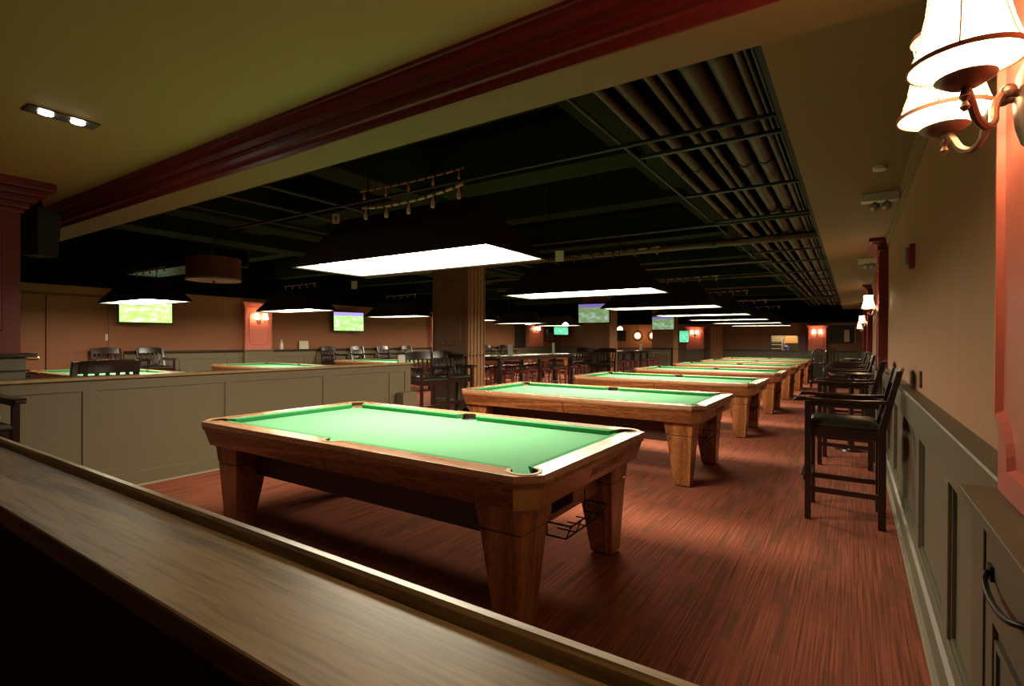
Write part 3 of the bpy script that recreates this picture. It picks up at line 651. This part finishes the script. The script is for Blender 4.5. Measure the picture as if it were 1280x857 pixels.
specs = [(-.055, 5.0, PI, 'tall mahogany armchair with black seat, closest along the right wall'),
         (-.06, 7.15, PI - .06, 'second tall mahogany armchair from camera along the right wall'),
         (-.08, 10.1, PI + .05, 'third tall mahogany armchair from camera along the right wall'),
         (-.08, 11.9, PI, 'fourth tall mahogany armchair from camera along the right wall'),
         (-.10, 13.6, PI, 'fifth tall mahogany armchair from camera along the right wall'),
         (-5.37, .93, 0, 'dark armchair cut off by the left edge, in front of half wall'),
         (-6.22, 1.98, PI + .08, 'dark armchair behind the half wall showing its slatted back over the cap'),
         (-9.1, 1.92, PI / 2, 'dark armchair behind half wall at far left, only its arm showing'),
         (-5.95, 6.5, -.30, 'tall dark armchair just past the end of half wall, left of its pair'),
         (-6.05, 7.25, -.28, 'tall dark armchair past the half wall, right one nearest the column'),
         (-13.25, 4.60, 0, 'armchair against the left wall below the first screen, left one of two'),
         (-13.25, 5.45, 0, 'armchair against the left wall below the first screen, right one of two')]
for k in range(4): specs.append((-13.25, 10.3 + 1.12 * k, 0, 'armchair against the left wall under the second screen, %s from the left of four' % ORD[k]))
specs += [(-6.62, 13.70, -PI / 2, 'dark armchair with its back to the second column, left of the panel'), (-5.90, 13.70, -PI / 2 + .1, 'dark armchair with its back to the second column, nearest its gilt fluting'),
          (-13.2, 18.6, 0, 'dark armchair by the left wall near the dark doorway, left of two'), (-13.2, 19.8, 0, 'dark armchair by the left wall near the dark doorway, right of two')]
for i, (x, y, rz, lb) in enumerate(specs):
    o = ch0 if i == 0 else dup(ch0, cht, (x, y, 0), rz)
    o.location = (x, y, 0); o.rotation_euler = (0, 0, rz); o['label'] = lb

# ------------------------------------------------------------------ columns (face -Y and +X visible)
def column(label, x0, x1, y0, y1, screen=False):
    t = thing('panelled_column', label, 'column', (0, 0, 0), 0, 'square panelled columns between the table rows')
    MB().box(x0, x1 - .02, y0, y1, 1.14, 3.6).build('shaft', M['colbrown'], t)
    m = MB(); frame_notched(m, -.001, x0 + .13, x1 - .17, 1.30, 2.55, .03, .014, .09, fmap=lambda n, y_, z: (y_, y0 - n, z))
    m.box(x0, x0 + .03, y0 - .012, y0, 1.14, 3.0).box(x1 - .06, x1 - .03, y0 - .012, y0, 1.14, 3.0)
    m.build('panel_moulding', M['colbrown'], t)
    m = MB(); n = 5; w_ = (y1 - y0) / n
    m.box(x1 - .02, x1, y0, y1, .14, 3.0)
    for k in range(n + 1):
        yk = y0 + (y1 - y0) * k / n; m.box(x1, x1 + .022, max(y0, yk - .022), min(y1, yk + .022), .14, 2.9)
    m.build('fluted_face', M['flute'], t, bevel=.004)
    MB().box(x0 - .03, x1 - .08, y0 - .03, y1, 0, 1.10).box(x0 - .04, x1 - .08, y0 - .045, y1, 0, .14).build('wainscot', M['wains'], t)
    m = MB(); m.box(x0 + .05, x1 - .16, y0 - .036, y0 - .03, .28, .30).box(x0 + .05, x1 - .16, y0 - .036, y0 - .03, .92, .94).box(x0 + .05, x0 + .07, y0 - .036, y0 - .03, .28, .94).box(x1 - .18, x1 - .16, y0 - .036, y0 - .03, .28, .94)
    m.build('wainscot_moulding', M['basetrim'], t)
    MB().box(x0 - .12, x1 + .02, y0 - .14, y1, 1.10, 1.14).build('shelf', M['chair'], t, bevel=.003)
    return t
column('nearest square column with a fluted gilt-brown face beyond the half wall', -6.83, -5.98, 7.60, 8.12)
column('second square column from camera, with a screen mounted on it', -6.83, -5.98, 14.30, 14.85)
column('third square column from camera, with a smaller-looking screen on it', -6.83, -5.98, 20.75, 21.35)
t = thing('panelled_column', 'dark red column at the left edge with a stepped crown under the ceiling', 'column', (0, 0, 0))
MB().box(-6.65, -5.92, .68, 1.40, 1.14, 2.60).build('shaft', M['dred'], t)
m = MB(); frame_notched(m, -5.921, .79, 1.29, 1.38, 2.38, .03, .014, .08); m.build('panel_moulding', M['dred'], t)
m = MB()
for z0, z1, e in ((2.46, 2.50, .02), (2.50, 2.55, .05), (2.55, 2.60, .09), (2.60, 2.65, .14), (2.65, 2.72, .19)): m.box(-6.65 - e, -5.92 + e, .68 - e, 1.40 + e, z0, z1)
m.build('crown', M['dred'], t, bevel=.006)
MB().box(-6.68, -5.90, .65, 1.43, 0, 1.24).build('wainscot', M['wains'], t, bevel=.003)
MB().box(-6.74, -5.84, .59, 1.49, 1.24, 1.27).box(-6.70, -5.88, .63, 1.45, 1.12, 1.13).build('shelf', M['chair'], t, bevel=.003)

# hanging loudspeaker beside the column
t = thing('hanging_loudspeaker', 'black loudspeaker hanging between the left column and the beam', 'speaker', (-6.33, 1.62, 2.16), math.radians(-60))
MB().frus((-.10, .10, -.10, .10), 0, (-.12, .12, -.12, .12), .44).build('cabinet', M['black'], t, bevel=.006)
MB().box(.01, .04, -.120, -.108, .07, .12).build('badge', M['offwhite'], t)
MB().box(-.02, .02, -.02, .02, .44, .56).build('bracket', M['black_metal'], t)

# ------------------------------------------------------------------ left wall things
m = MB(); m.box(LX, LX + .06, 5.0, FY, 0, 1.08)
m.box(LX + .06, LX + .075, 5.0, FY, .90, 1.08).box(LX + .06, LX + .075, 5.0, FY, 0, .2)
for k in range(18): m.box(LX + .06, LX + .075, 5.0 + 1.15 * k, 5.14 + 1.15 * k, .2, .9)
struct(m.build('wall_left_wainscot', M['partition']))
struct(MB().box(LX, LX + .16, 5.0, 22.0, 1.08, 1.12).build('trim_7', M['chair']))
struct(MB().box(LX, LX + .14, 1.9, FY, 2.42, 2.50).box(LX, LX + .09, 1.9, FY, 2.36, 2.42).build('trim_8', M['wall_left']))
struct(MB().box(LX, LX + .025, 4.72, 4.95, 0, 2.42).build('trim_9', M['wall_left']))
for n, y0, y1 in ((1, 2.62, 3.62), (2, 3.65, 4.62)):
    struct(MB().box(LX, LX + .045, y0, y1, 0, 2.30).box(LX + .045, LX + .055, y0, y1 - .0, 1.10, 1.115).build('door_%d' % n, M['wall_left']))
h = MB(); h.lathe([(.028, 0), (.028, .012), (.012, .016), (.012, .05)], (0, 0, 0), 14)
h.v = [(LX + .045 + v[2], 3.52 + v[0], 1.0 + v[1]) for v in h.v]
h.tube([(LX + .095, 3.52, 1.0), (LX + .10, 3.36, 1.0)], .012, 8)
ho = h.build('door_handle', M['gold'], bpy.data.objects['door_1'], smooth=True); 
o = MB().box(LX + .0, LX + .012, 4.66, 4.71, 1.36, 1.50).build('light_switch', M['white']); tag(o, 'small white switch plate beside the left doors', 'switch')
pilaster('bright red pilaster on the left wall between the two screens', (LX, 8.13, 0), 0, .78, .12, 2.42, 1.12, lowmat='partition')
pilaster('bright red pilaster on the left wall partly hidden by nearest square column', (LX, 15.55, 0), 0, .80, .12, 2.42, 1.12, lowmat='partition')
pilaster('wide red pilaster at the far end of the left wall', (LX, 23.1, 0), 0, 1.5, .10, 2.42, 1.12, lowmat='partition')
dup(sc0, sct, (LX + .12, 8.13, 1.90), 0, 'glowing twin-shade sconce on left-wall pilaster between the two screens')
dup(sc0, sct, (LX + .12, 15.55, 1.90), 0, 'glowing twin-shade sconce on left-wall pilaster half hidden by nearest column')
dup(sc0, sct, (LX + .10, 23.1, 1.90), 0, 'glowing twin-shade sconce on wide red pilaster at far end of left wall')
menu_card('white folded card on the left wall rail, right of bright red pilaster', LX + .10, 9.55, 1.12, .13, .24, 1.2)
o = MB().lathe([(.05, 0), (.05, .16), (.018, .21), (.018, .27), (.022, .27), (.022, .285)], (0, 0, 0), 14).build('sauce_bottle', M['white'], smooth=True); o.location = (LX + .22, 8.75, 1.12); tag(o, 'pale bottle standing on the left wall rail beside the red pilaster', 'bottle')
struct(MB().box(LX, LX + .03, 21.25, 22.2, 0, 2.3).build('door_3', M['black']))  # black panel stands for the darkness of an open doorway

def tv(name_label, loc, rz, w_, h_, mat, tilt=0.0, group=None, arm=.18):
    t = thing('television', name_label, 'television', loc, rz, group)
    MB().box(-w_ / 2 - .025, w_ / 2 + .025, 0, .055, -h_ / 2 - .03, h_ / 2 + .025).build('casing', M['black'], t, bevel=.006)
    s = MB(); s.box(-w_ / 2, w_ / 2, -.004, 0, -h_ / 2, h_ / 2); s.build('screen', mat, t)
    MB().box(-.05, .05, .055, .055 + arm, -.05, .05).build('wall_bracket', M['black_metal'], t)
    t.rotation_euler = (tilt, 0, rz); return t
# a tv faces local -y
tv('television on the left wall under the first hooded lamp, bright green pitch', (LX + .45, 5.28, 2.05), PI / 2 - .25, .98, .56, M['screen1'], -.05, arm=.39)
tv('television on the left wall beyond the red pilaster, pitch with purple stand', (LX + .35, 11.0, 1.98), PI / 2 - .35, .95, .58, M['screen2'], -.05, arm=.32)
tv('television on the second square column showing a football pitch', (-6.36, 14.02, 2.21), 0.05, .94, .54, M['screen3'], .06)
tv('television on the third square column showing a football pitch', (-6.30, 20.45, 2.12), 0.05, .84, .50, M['screen3'], .06)
tv('narrow pale television high on far part of the left wall', (LX + .45, 25.2, 1.95), PI / 2 - .5, .9, .42, M['screen4'], -.05, arm=.45)
tv('small green television beyond the third column', (-6.32, 23.6, 1.62), .5, .40, .50, M['screen4'], 0)

# ------------------------------------------------------------------ high tables and bar stools between columns
def high_table(label, x0, x1, y0, y1, z=1.05):
    t = thing('high_bar_table', label, 'table', (0, 0, 0), 0, 'long high bar tables between the columns')
    MB().box(x0, x1, y0, y1, z - .04, z).build('tabletop', M['chair'], t, bevel=.004)
    for yy in (y0 + .25, (y0 + y1) / 2, y1 - .25):
        for xx in (x0 + .08, x1 - .08):
            MB().box(xx - .035, xx + .035, yy - .035, yy + .035, 0, z - .04).build('leg', M['black'], t)
    MB().box(x0 + .04, x1 - .04, y0 + .2, y1 - .2, z - .10, z - .04).build('table_frame', M['chair'], t)
high_table('long dark high bar table between nearest and second columns', -7.15, -6.45, 9.2, 13.2)
high_table('dark high bar table between second and third columns, nearer one', -7.4, -6.6, 15.6, 17.5)
high_table('dark high bar table between second and third columns, farther one', -7.4, -6.6, 18.0, 20.0)
def stool():
    t = thing('bar_stool', '', 'stool', (0, 0, 0), 0, 'round dark red backless bar stools')
    MB().lathe([(.145, .69), (.165, .70), (.172, .725), (.168, .75), (.15, .765), (.05, .77)], n=20).build('seat', M['stool_seat'], t, smooth=True)
    for k in range(4):
        a = PI / 4 + k * PI / 2; c_, s_ = math.cos(a), math.sin(a)
        MB().tube([(.20 * c_, .20 * s_, 0), (.125 * c_, .125 * s_, .70)], [.017, .016], 8).build('leg', M['stool_leg'], t, smooth=True)
    for z, r in ((.25, .175), (.42, .157)):
        m = MB(); p = [(r * math.cos(PI / 4 + k * PI / 2), r * math.sin(PI / 4 + k * PI / 2), z) for k in range(4)]
        m.tube(p + [p[0]], .010, 6); m.build('foot_rung', M['stool_leg'], t)
    return t
st0 = stool(); stt = snapshot(st0); first = True; cnt = 0
def put_stool(x, y, lb):
    global first
    if first: o = st0; first = False
    else: o = dup(st0, stt, (x, y, 0))
    o.location = (x, y, 0); o.rotation_euler = (0, 0, random.random() * 1.5); o['label'] = lb
for k in range(8): put_stool(-6.12 + .05 * math.sin(k * 2.1), 9.15 + .50 * k, 'dark red bar stool, camera side of the long bar table, %s from near end' % ORD[k])
for k in range(8): put_stool(-7.50 + .05 * math.sin(k * 1.7), 9.25 + .50 * k, 'dark red bar stool behind the long bar table, %s from its near end' % ORD[k])
for k in range(4): put_stool(-6.30, 15.75 + .5 * k, 'bar stool beside nearer small bar table past second column, %s from near' % ORD[k])
for k in range(4): put_stool(-6.30, 18.1 + .5 * k, 'bar stool beside farther small bar table past second column, %s from near' % ORD[k])
menu_card('pale upright card on the long high bar table', -6.85, 10.35, 1.05, .06, .26, .6)
menu_card('thin white card near the far end of the long high bar table', -6.8, 12.4, 1.05, .03, .30, .6)
menu_card('white card on the nearer small bar table beyond the second column', -7.0, 15.9, 1.05, .11, .20, .6)
menu_card('white card on the farther small bar table by the third column', -6.9, 19.6, 1.05, .05, .26, .6)

# ------------------------------------------------------------------ far wall things
m = MB()
m.box(LX, -3.12, FY - .05, FY, 0, 1.03).box(-2.02, WX, FY - .05, FY, 0, .99)
m.box(-3.12, -2.02, FY - .05, FY, 0, .95)
for k in range(12): m.box(LX + .3 + 1.15 * k, LX + .42 + 1.15 * k, FY - .065, FY - .05, .15, .92)
struct(m.build('wall_far_wainscot', M['wains']))
struct(MB().box(LX, -5.3, FY - .12, FY, 1.03, 1.06).box(-5.3, WX, FY - .12, FY, .99, 1.02).build('trim_10', M['chair']))
pilaster('red pilaster with sconce on the far wall, left one, near the green screen', (-6.38, FY, 0), -PI / 2, .80, .25, 2.12, 1.05)
pilaster('red pilaster with sconce on the far wall, right of the kitchen hatch', (-1.30, FY, 0), -PI / 2, .66, .25, 2.12, 1.02)
dup(sc0, sct, (-6.38, FY - .25, 1.72), -PI / 2, 'glowing twin-shade sconce on far-wall red pilaster at the left')
dup(sc0, sct, (-1.30, FY - .25, 1.72), -PI / 2, 'glowing twin-shade sconce on far-wall red pilaster right of the kitchen hatch')
t = thing('fluted_pilaster', 'fluted brown pilaster on the far wall right of the left red pilaster', 'pilaster', (-5.4, FY, 0))
m = MB(); m.box(-.27, .27, -.15, 0, 0, 2.1)
for k in range(5): m.box(-.25 + .11 * k, -.20 + .11 * k, -.175, -.15, .1, 2.05)
m.build('fluted_face', M['flute'], t)
o = MB().box(-1.95, -1.72, FY - .07, FY, 1.0, 2.2).build('wall_panel', M['dred']); tag(o, 'dark red wall panel between the kitchen hatch and right-hand far pilaster', 'panel')
m = MB(); 
for a in ((-3.16, -3.10, .96, 1.72), (-2.04, -1.98, .96, 1.72)): m.box(a[0], a[1], FY - .03, FY + .15, a[2], a[3])
m.box(-3.16, -1.98, FY - .03, FY + .15, 1.68, 1.72)
struct(m.build('window_1', M['chair']))
# kitchen furniture beyond the hatch
t = thing('kitchen_shelf', 'lit pale shelving seen through the far kitchen hatch', 'shelf', (-3.05, 27.1, 0))
for k in range(4): MB().box(-.30, .30, -.15, .15, .9 + .18 * k, .92 + .18 * k).build('shelf_board', M['white'], t)
for s in (-1, 1): MB().box(s * .29 - .01, s * .29 + .01, -.15, .15, 0, 1.6).build('upright', M['white'], t)
t = thing('kitchen_hood', 'cream cooker hood seen through the far kitchen hatch', 'hood', (-2.38, 27.02, 1.35))
MB().frus((-.30, .30, -.25, .25), 0, (-.22, .22, -.2, .2), .32).build('canopy', M['orangewall'], t)
MB().box(-.12, .12, -.12, .12, .32, .95).build('duct', M['kitchen'], t)
o = MB().sphere((0, 0, 0), .13).build('blue_bowl', M['blue'], smooth=True); o.location = (-2.55, 26.55, 1.12); tag(o, 'blue round tub on the counter beyond the kitchen hatch', 'tub')
o = MB().box(-3.4, -1.7, 26.3, 26.8, 0, .99).build('kitchen_counter', M['white']); tag(o, 'pale counter behind the kitchen hatch', 'counter')
lt = bpy.data.lights.new('kitchen_light', 'AREA'); lt.energy = 16; lt.size = .9; lt.color = (1, .86, .6); lo_ = bpy.data.objects.new('kitchen_light', lt); COL.objects.link(lo_); lo_.location = (-2.5, 26.7, 2.25)
# framed dark board + poster right of far pilaster
t = thing('framed_board', 'large dark board in a thin pale frame on the far wall at right', 'board', (-.40, FY - .05, 1.75))
MB().box(-.45, .45, -.02, 0, -.40, .40).build('panel', M['sign'], t)
m = MB(); m.box(-.47, .47, -.03, 0, .38, .42).box(.43, .47, -.03, 0, -.42, .42); m.build('frame', M['basetrim'], t)
o = MB().box(-.33, -.15, FY - .10, FY - .085, 1.42, 1.92).build('poster', M['white']); tag(o, 'narrow white notice on the dark framed board', 'poster')
# round ring lamps and pendants
def ring_lamp(label, x, z):
    t = thing('ring_pendant', label, 'hanging lamp', (x, FY - .35, z), 0, 'round ring pendants before the orange wall')
    m = MB(); m.tube([(.25 * math.cos(a), 0, .25 * math.sin(a)) for a in [2 * PI * k / 24 for k in range(25)]], .034, 8); m.build('ring', M['bronze_dark'], t, smooth=True)
    m = MB(); m.sphere((0, 0, 0), .15); m.build('glowing_globe', M['glow_ring'], t, smooth=True)
    m = MB(); m.tube([(0, 0, .25), (0, 0, 1.9)], .012, 6); m.lathe([(.05, .2), (.03, .26), (.01, .30)], (0, 0, 0), 10); m.build('hanging_rod', M['bronze_dark'], t)
ring_lamp('glowing ring pendant before the orange far wall, left one', -9.2, 1.68)
ring_lamp('glowing ring pendant before the orange far wall, right one by third column', -8.40, 1.68)
def pend(label, x, y, z):
    t = thing('small_pendant', label, 'hanging lamp', (x, y, z), 0, 'small glowing pendant lamps')
    MB().lathe([(.13, 0), (.12, .05), (.07, .12), (.02, .14)], n=16, caps=False).build('lamp_shade', M['glow_warm'], t, smooth=True)
    MB().tube([(0, 0, .13), (0, 0, 3.6 - z)], .006, 6).build('cord', M['black_metal'], t)
pend('small glowing pendant above the far left tables, left one', -11.1, 18.1, 2.07)
pend('small glowing pendant above the far left tables, right one', -9.4, 18.1, 1.98)
pend('small glowing pendant right beside the second column', -8.7, 22.0, 1.90)
t = thing('wall_mirror', 'mirror reflecting a lamp near far end of the left wall', 'mirror', (LX + .02, 24.7, 1.72))
MB().box(0, .02, -.5, .5, -.3, .3).build('glass', M['mirror'], t)
m = MB(); m.box(0, .03, -.54, -.5, -.34, .34).box(0, .03, .5, .54, -.34, .34).box(0, .03, -.54, .54, .3, .34).box(0, .03, -.54, .54, -.34, -.3); m.build('frame', M['bronze_dark'], t)
o = MB().box(-10.45, -9.95, FY - .03, FY, 1.40, 1.95).build('chalkboard', M['sign']); tag(o, 'dark green board on the orange far wall left of ring pendants', 'board')

# far right chairs, board and little shelf table
def arch_chair(label, x, y, rz):
    t = thing('bar_chair', label, 'chair', (x, y, 0), rz, 'arched-back bar chairs near the far wall')
    MB().box(-.2, .2, -.2, .2, .70, .76).build('seat', M['chair'], t, bevel=.01)
    for sx in (-1, 1):
        for sy in (-1, 1): MB().frus((sx * .19 - .02, sx * .19 + .02, sy * .19 - .02, sy * .19 + .02), 0, (sx * .17 - .02, sx * .17 + .02, sy * .17 - .02, sy * .17 + .02), .70).build('leg', M['chair'], t)
    m = MB(); m.tube([(.19 * math.cos(a), .19, .95 + .22 * math.sin(a)) for a in [PI * k / 12 for k in range(13)]], .022, 8); m.tube([(.19, .19, .95), (.19, .19, .74)], .022, 8); m.tube([(-.19, .19, .95), (-.19, .19, .74)], .022, 8); m.build('back_frame', M['chair'], t, smooth=True)
    for k in (-1, 0, 1): MB().box(k * .08 - .02, k * .08 + .02, .18, .20, .75, 1.13).build('back_slat', M['chair'], t)
    m = MB(); m.box(-.2, .2, -.2, -.17, .28, .31).box(-.2, .2, .17, .2, .28, .31).box(-.2, -.17, -.19, .19, .29, .32).box(.17, .2, -.19, .19, .29, .32); m.build('foot_rungs', M['chair'], t)
arch_chair('arched-back bar chair near the far red pilaster, left one', -.90, 18.6, 0)
arch_chair('arched-back bar chair near the far wall, right one', -.62, 20.2, 0)
t = thing('a_board', 'dark folding A-board standing near the last pool table', 'sign', (-1.22, 22.2, 0), .3)
for s in (-1, 1): MB().hexa([(-.25, s * .2 - .015, 0), (.25, s * .2 - .015, 0), (.25, s * .2 + .015, 0), (-.25, s * .2 + .015, 0), (-.25, s * .02 - .015, .95), (.25, s * .02 - .015, .95), (.25, s * .02 + .015, .95), (-.25, s * .02 + .015, .95)]).build('board', M['sign'], t)
def napkin_table(label, y):
    t = thing('side_table', label, 'table', (-.02, y, 0))
    MB().lathe([(.24, .96), (.25, .97), (.25, .99), (.24, 1.0)], n=24).build('tabletop', M['chair'], t)
    MB().lathe([(.19, 0), (.18, .02), (.04, .05), (.03, .5), (.03, .96)], n=16).build('pedestal', M['chair'], t, smooth=True)
napkin_table('small round pedestal table between right-wall chairs, nearer one', 8.1)
napkin_table('small round pedestal table between right-wall chairs, farther one', 14.8)
o = MB().lathe([(.11, 0), (.12, .008), (.12, .016)], n=20).build('white_plate', M['white']); o.location = (-.05, 14.8, 1.0); tag(o, 'white plate on the farther small pedestal table by right wall', 'plate')

# ------------------------------------------------------------------ ceiling fittings
t = thing('twin_downlight', 'recessed twin downlight glowing in the olive ceiling at upper left', 'ceiling light', (-3.95, 1.12, 2.72), PI / 2)
MB().box(-.17, .17, -.065, .065, -.006, 0).build('housing', M['bronze_dark'], t)
for s in (-1, 1):
    MB().lathe([(.034, -.012), (.034, -.006)], (s * .075, 0, 0), 20).build('lamp', M['glow_white'], t)
    l_ = bpy.data.lights.new('downlight', 'SPOT'); l_.energy = 3; l_.spot_size = 2.0; l_.spot_blend = .8; l_.color = (1, .9, .72); l_.shadow_soft_size = .04
    q = bpy.data.objects.new('downlight', l_); COL.objects.link(q); q.location = (-3.95, 1.12 + s * .075, 2.70)
t = thing('drum_shade_lamp', 'large dark red patterned drum lamp hanging beyond the half wall', 'hanging lamp', (-7.6, 3.85, 2.24))
MB().lathe([(.345, 0), (.345, .30)], n=40, caps=False).build('lamp_shade', M['drum'], t, smooth=True)
MB().lathe([(.35, -.012), (.35, .012), (.32, .012), (.05, .0), (.05, -.012)], n=40).build('bottom_diffuser', M['offwhite'], t, smooth=True)
MB().sphere((0, 0, -.03), .018).tube([(0, 0, 0), (0, 0, 1.35)], .01, 8).build('stem', M['bronze_dark'], t)
o = MB().lathe([(.045, -.03), (.05, -.02), (.05, 0)], n=20).build('smoke_detector', M['white'], smooth=True); o.location = (.165, 5.0, 2.78); tag(o, 'small white round smoke detector on the ceiling strip by right wall', 'smoke detector')
def emergency(label, y):
    t = thing('emergency_light', label, 'emergency light', (.20, y, 2.78), 0, 'twin-head emergency lights')
    MB().box(-.15, .14, -.05, .05, -.075, 0).build('box', M['white'], t, bevel=.006)
    for s in (-1, 1): MB().sphere((s * .045, -.05, -.13), .042).tube([(s * .045, 0, -.07), (s * .045, -.03, -.11)], .01, 6).build('lamp_head', M['glassy'], t, smooth=True)
emergency('white twin-head emergency light on the ceiling strip, nearer one', 5.9)
emergency('white twin-head emergency light on the ceiling strip beyond the pilaster crown', 10.4)
t = thing('fire_alarm', 'small red and white alarm strobe high on the right wall', 'alarm', (WX, 4.95, 2.05), 0)
MB().box(-.035, 0, -.06, .06, -.09, .09).build('body', M['redplastic'], t, bevel=.005)
MB().box(-.06, -.035, -.035, .05, -.06, .07).build('strobe', M['offwhite'], t, bevel=.008)
o = MB().box(WX - .012, WX, 4.35, 4.42, 1.10, 1.21).build('outlet_plate', M['screwy']); tag(o, 'small brown outlet plate on the wall just above right wainscot', 'outlet')

# open ceiling: joists, pipes, racks
def bx(name, mat, a, kind=None): return struct(MB().box(*a).build(name, mat))
n = 20
for (y0, y1, z) in ((2.12, 2.35, 3.05), (2.95, 3.35, 3.12), (4.55, 4.95, 3.12), (6.2, 6.5, 3.12), (8.6, 8.9, 3.12), (11.2, 11.5, 3.12), (14.2, 14.5, 3.12), (17.5, 17.8, 3.12), (21, 21.3, 3.12)):
    bx('trim_%d' % n, M['joist'], (-8.2 if y0 < 5 else -13.7, -1.7, y0, y1, z, 3.6)); n += 1
for (x0, x1, z, y1) in ((-4.55, -4.15, 3.05, 5.0), (-7.5, -7.05, 3.02, 12), (-9.0, -8.5, 3.0, 12), (-1.9, -1.6, 3.2, 25.8)):
    bx('trim_%d' % n, M['joist'], (x0, x1, 2.3, y1, z, 3.6)); n += 1
def pipe_thing(label, pts, r, mat='pipe', collars=(), nseg=12):
    t = thing('ceiling_pipe', label, 'pipe', (0, 0, 0), 0, 'pipes under the black open ceiling')
    MB().tube(pts, r, nseg).build('pipe_run', M[mat], t, smooth=True)
    a, b = Vector(pts[0]), Vector(pts[-1]); d = (b - a).normalized()
    for u in collars:
        c = a.lerp(b, u); MB().tube([c - d * .03, c + d * .03], r * 1.15, nseg).build('pipe_collar', M['pipe_dark'], t, smooth=True)
    return t
lab = ['outermost thin conduit at left of the rack', 'slim brown pipe, second from the rack left edge', 'medium brown pipe near the rack left edge', 'medium brown pipe left of rack centre', 'thin pipe at the rack centre',
       'thick brown pipe, left one of the big pair', 'thick brown pipe, right one of the big pair', 'thin pipe right of the big pair', 'thin conduit next to the soffit', 'thinnest conduit at the soffit edge']
for (x, r, z), lb in zip(((-1.52, .014, 2.93), (-1.36, .030, 2.98), (-1.22, .042, 3.00), (-1.07, .030, 3.03), (-.955, .024, 2.98), (-.80, .060, 2.99), (-.645, .058, 2.99), (-.54, .024, 2.97), (-.49, .014, 2.95), (-.45, .012, 2.93)), lab):
    pipe_thing('ceiling pipe running away from camera: ' + lb, [(x, 2.14, z), (x, 25.5, z)], r, 'pipe' if r > .02 else 'pipe_dark', (.035, .12, .2, .33, .5) if r > .025 else ())
yy = 2.75; k = 0
while yy < 24:
    t = thing('pipe_rack_strut', 'metal cross strut under the ceiling pipes, %s from the camera' % (ORD[k] if k < 10 else 'beyond the tenth'), 'strut', (0, yy, 0), 0, 'cross struts under the ceiling pipes')
    MB().box(-1.45, -.42, -.02, .02, 2.875, 2.90).build('channel', M['pipe_dark'], t)
    for x in (-1.44, -.43): MB().tube([(x, 0, 2.87), (x, 0, 3.6)], .005, 6).build('threaded_rod', M['pipe_dark'], t)
    yy += 1.35 + (.0 if k < 6 else .35); k += 1
cross = [(-7.0, -.42, 3.72, .016, 'pipe_dark', 'thin sprinkler pipe across the dark ceiling nearest the camera', 2.86), (-9.0, -.40, 6.9, .024, 'pipe_dark', 'slim pipe across the dark ceiling behind second lamp', 2.88), (-9.5, -.40, 8.25, .055, 'pipe', 'thick brown pipe across the dark ceiling behind the second lamp', 2.88),
         (-9, -1.3, 10.6, .03, 'pipe', 'pipe crossing the dark ceiling above third lamp', 2.9), (-9, -1.3, 12.9, .03, 'pipe', 'pipe crossing the dark ceiling above fourth lamp', 2.9), (-9, -1.3, 15.4, .03, 'pipe', 'pipe crossing the dark ceiling above fifth lamp', 2.9), (-9, -.5, 19, .04, 'pipe', 'pipe crossing the dark ceiling above sixth lamp', 2.8)]
for x0, x1, y_, r, mt, lb, z in cross: pipe_thing(lb, [(x0, y_, z), (x1, y_, z)], r, mt, (.3, .6, .85), 10)
for i, (x, r) in enumerate(((-5.0, .018), (-5.7, .02), (-6.5, .018))):
    pipe_thing('conduit running lengthwise above the half wall, %s from the right' % ORD[i], [(x, 2.2, 2.96), (x, 14, 2.96)], r, 'pipe_dark')
t = thing('air_duct', 'dark flat air duct crossing the ceiling at far left', 'duct', (0, 0, 0))
MB().box(-12.8, -9.3, 4.7, 5.3, 2.75, 3.0).box(-9.34, -9.30, 4.66, 5.34, 2.71, 3.04).build('duct_run', M['pipe_dark'], t)

# ------------------------------------------------------------------ world / colour
w = bpy.data.worlds.new('world'); S.world = w; w.use_nodes = True
w.node_tree.nodes['Background'].inputs[0].default_value = (0.9, 0.85, 0.6, 1); w.node_tree.nodes['Background'].inputs[1].default_value = 0.0
S.view_settings.view_transform = 'Standard'; S.view_settings.look = 'None'; S.view_settings.gamma = 1; S.view_settings.use_curve_mapping = False
S.view_settings.exposure = 1.4
S.cycles.use_denoising = True
S.cycles.max_bounces = 8; S.cycles.diffuse_bounces = 2
S.cycles.sample_clamp_indirect = 6
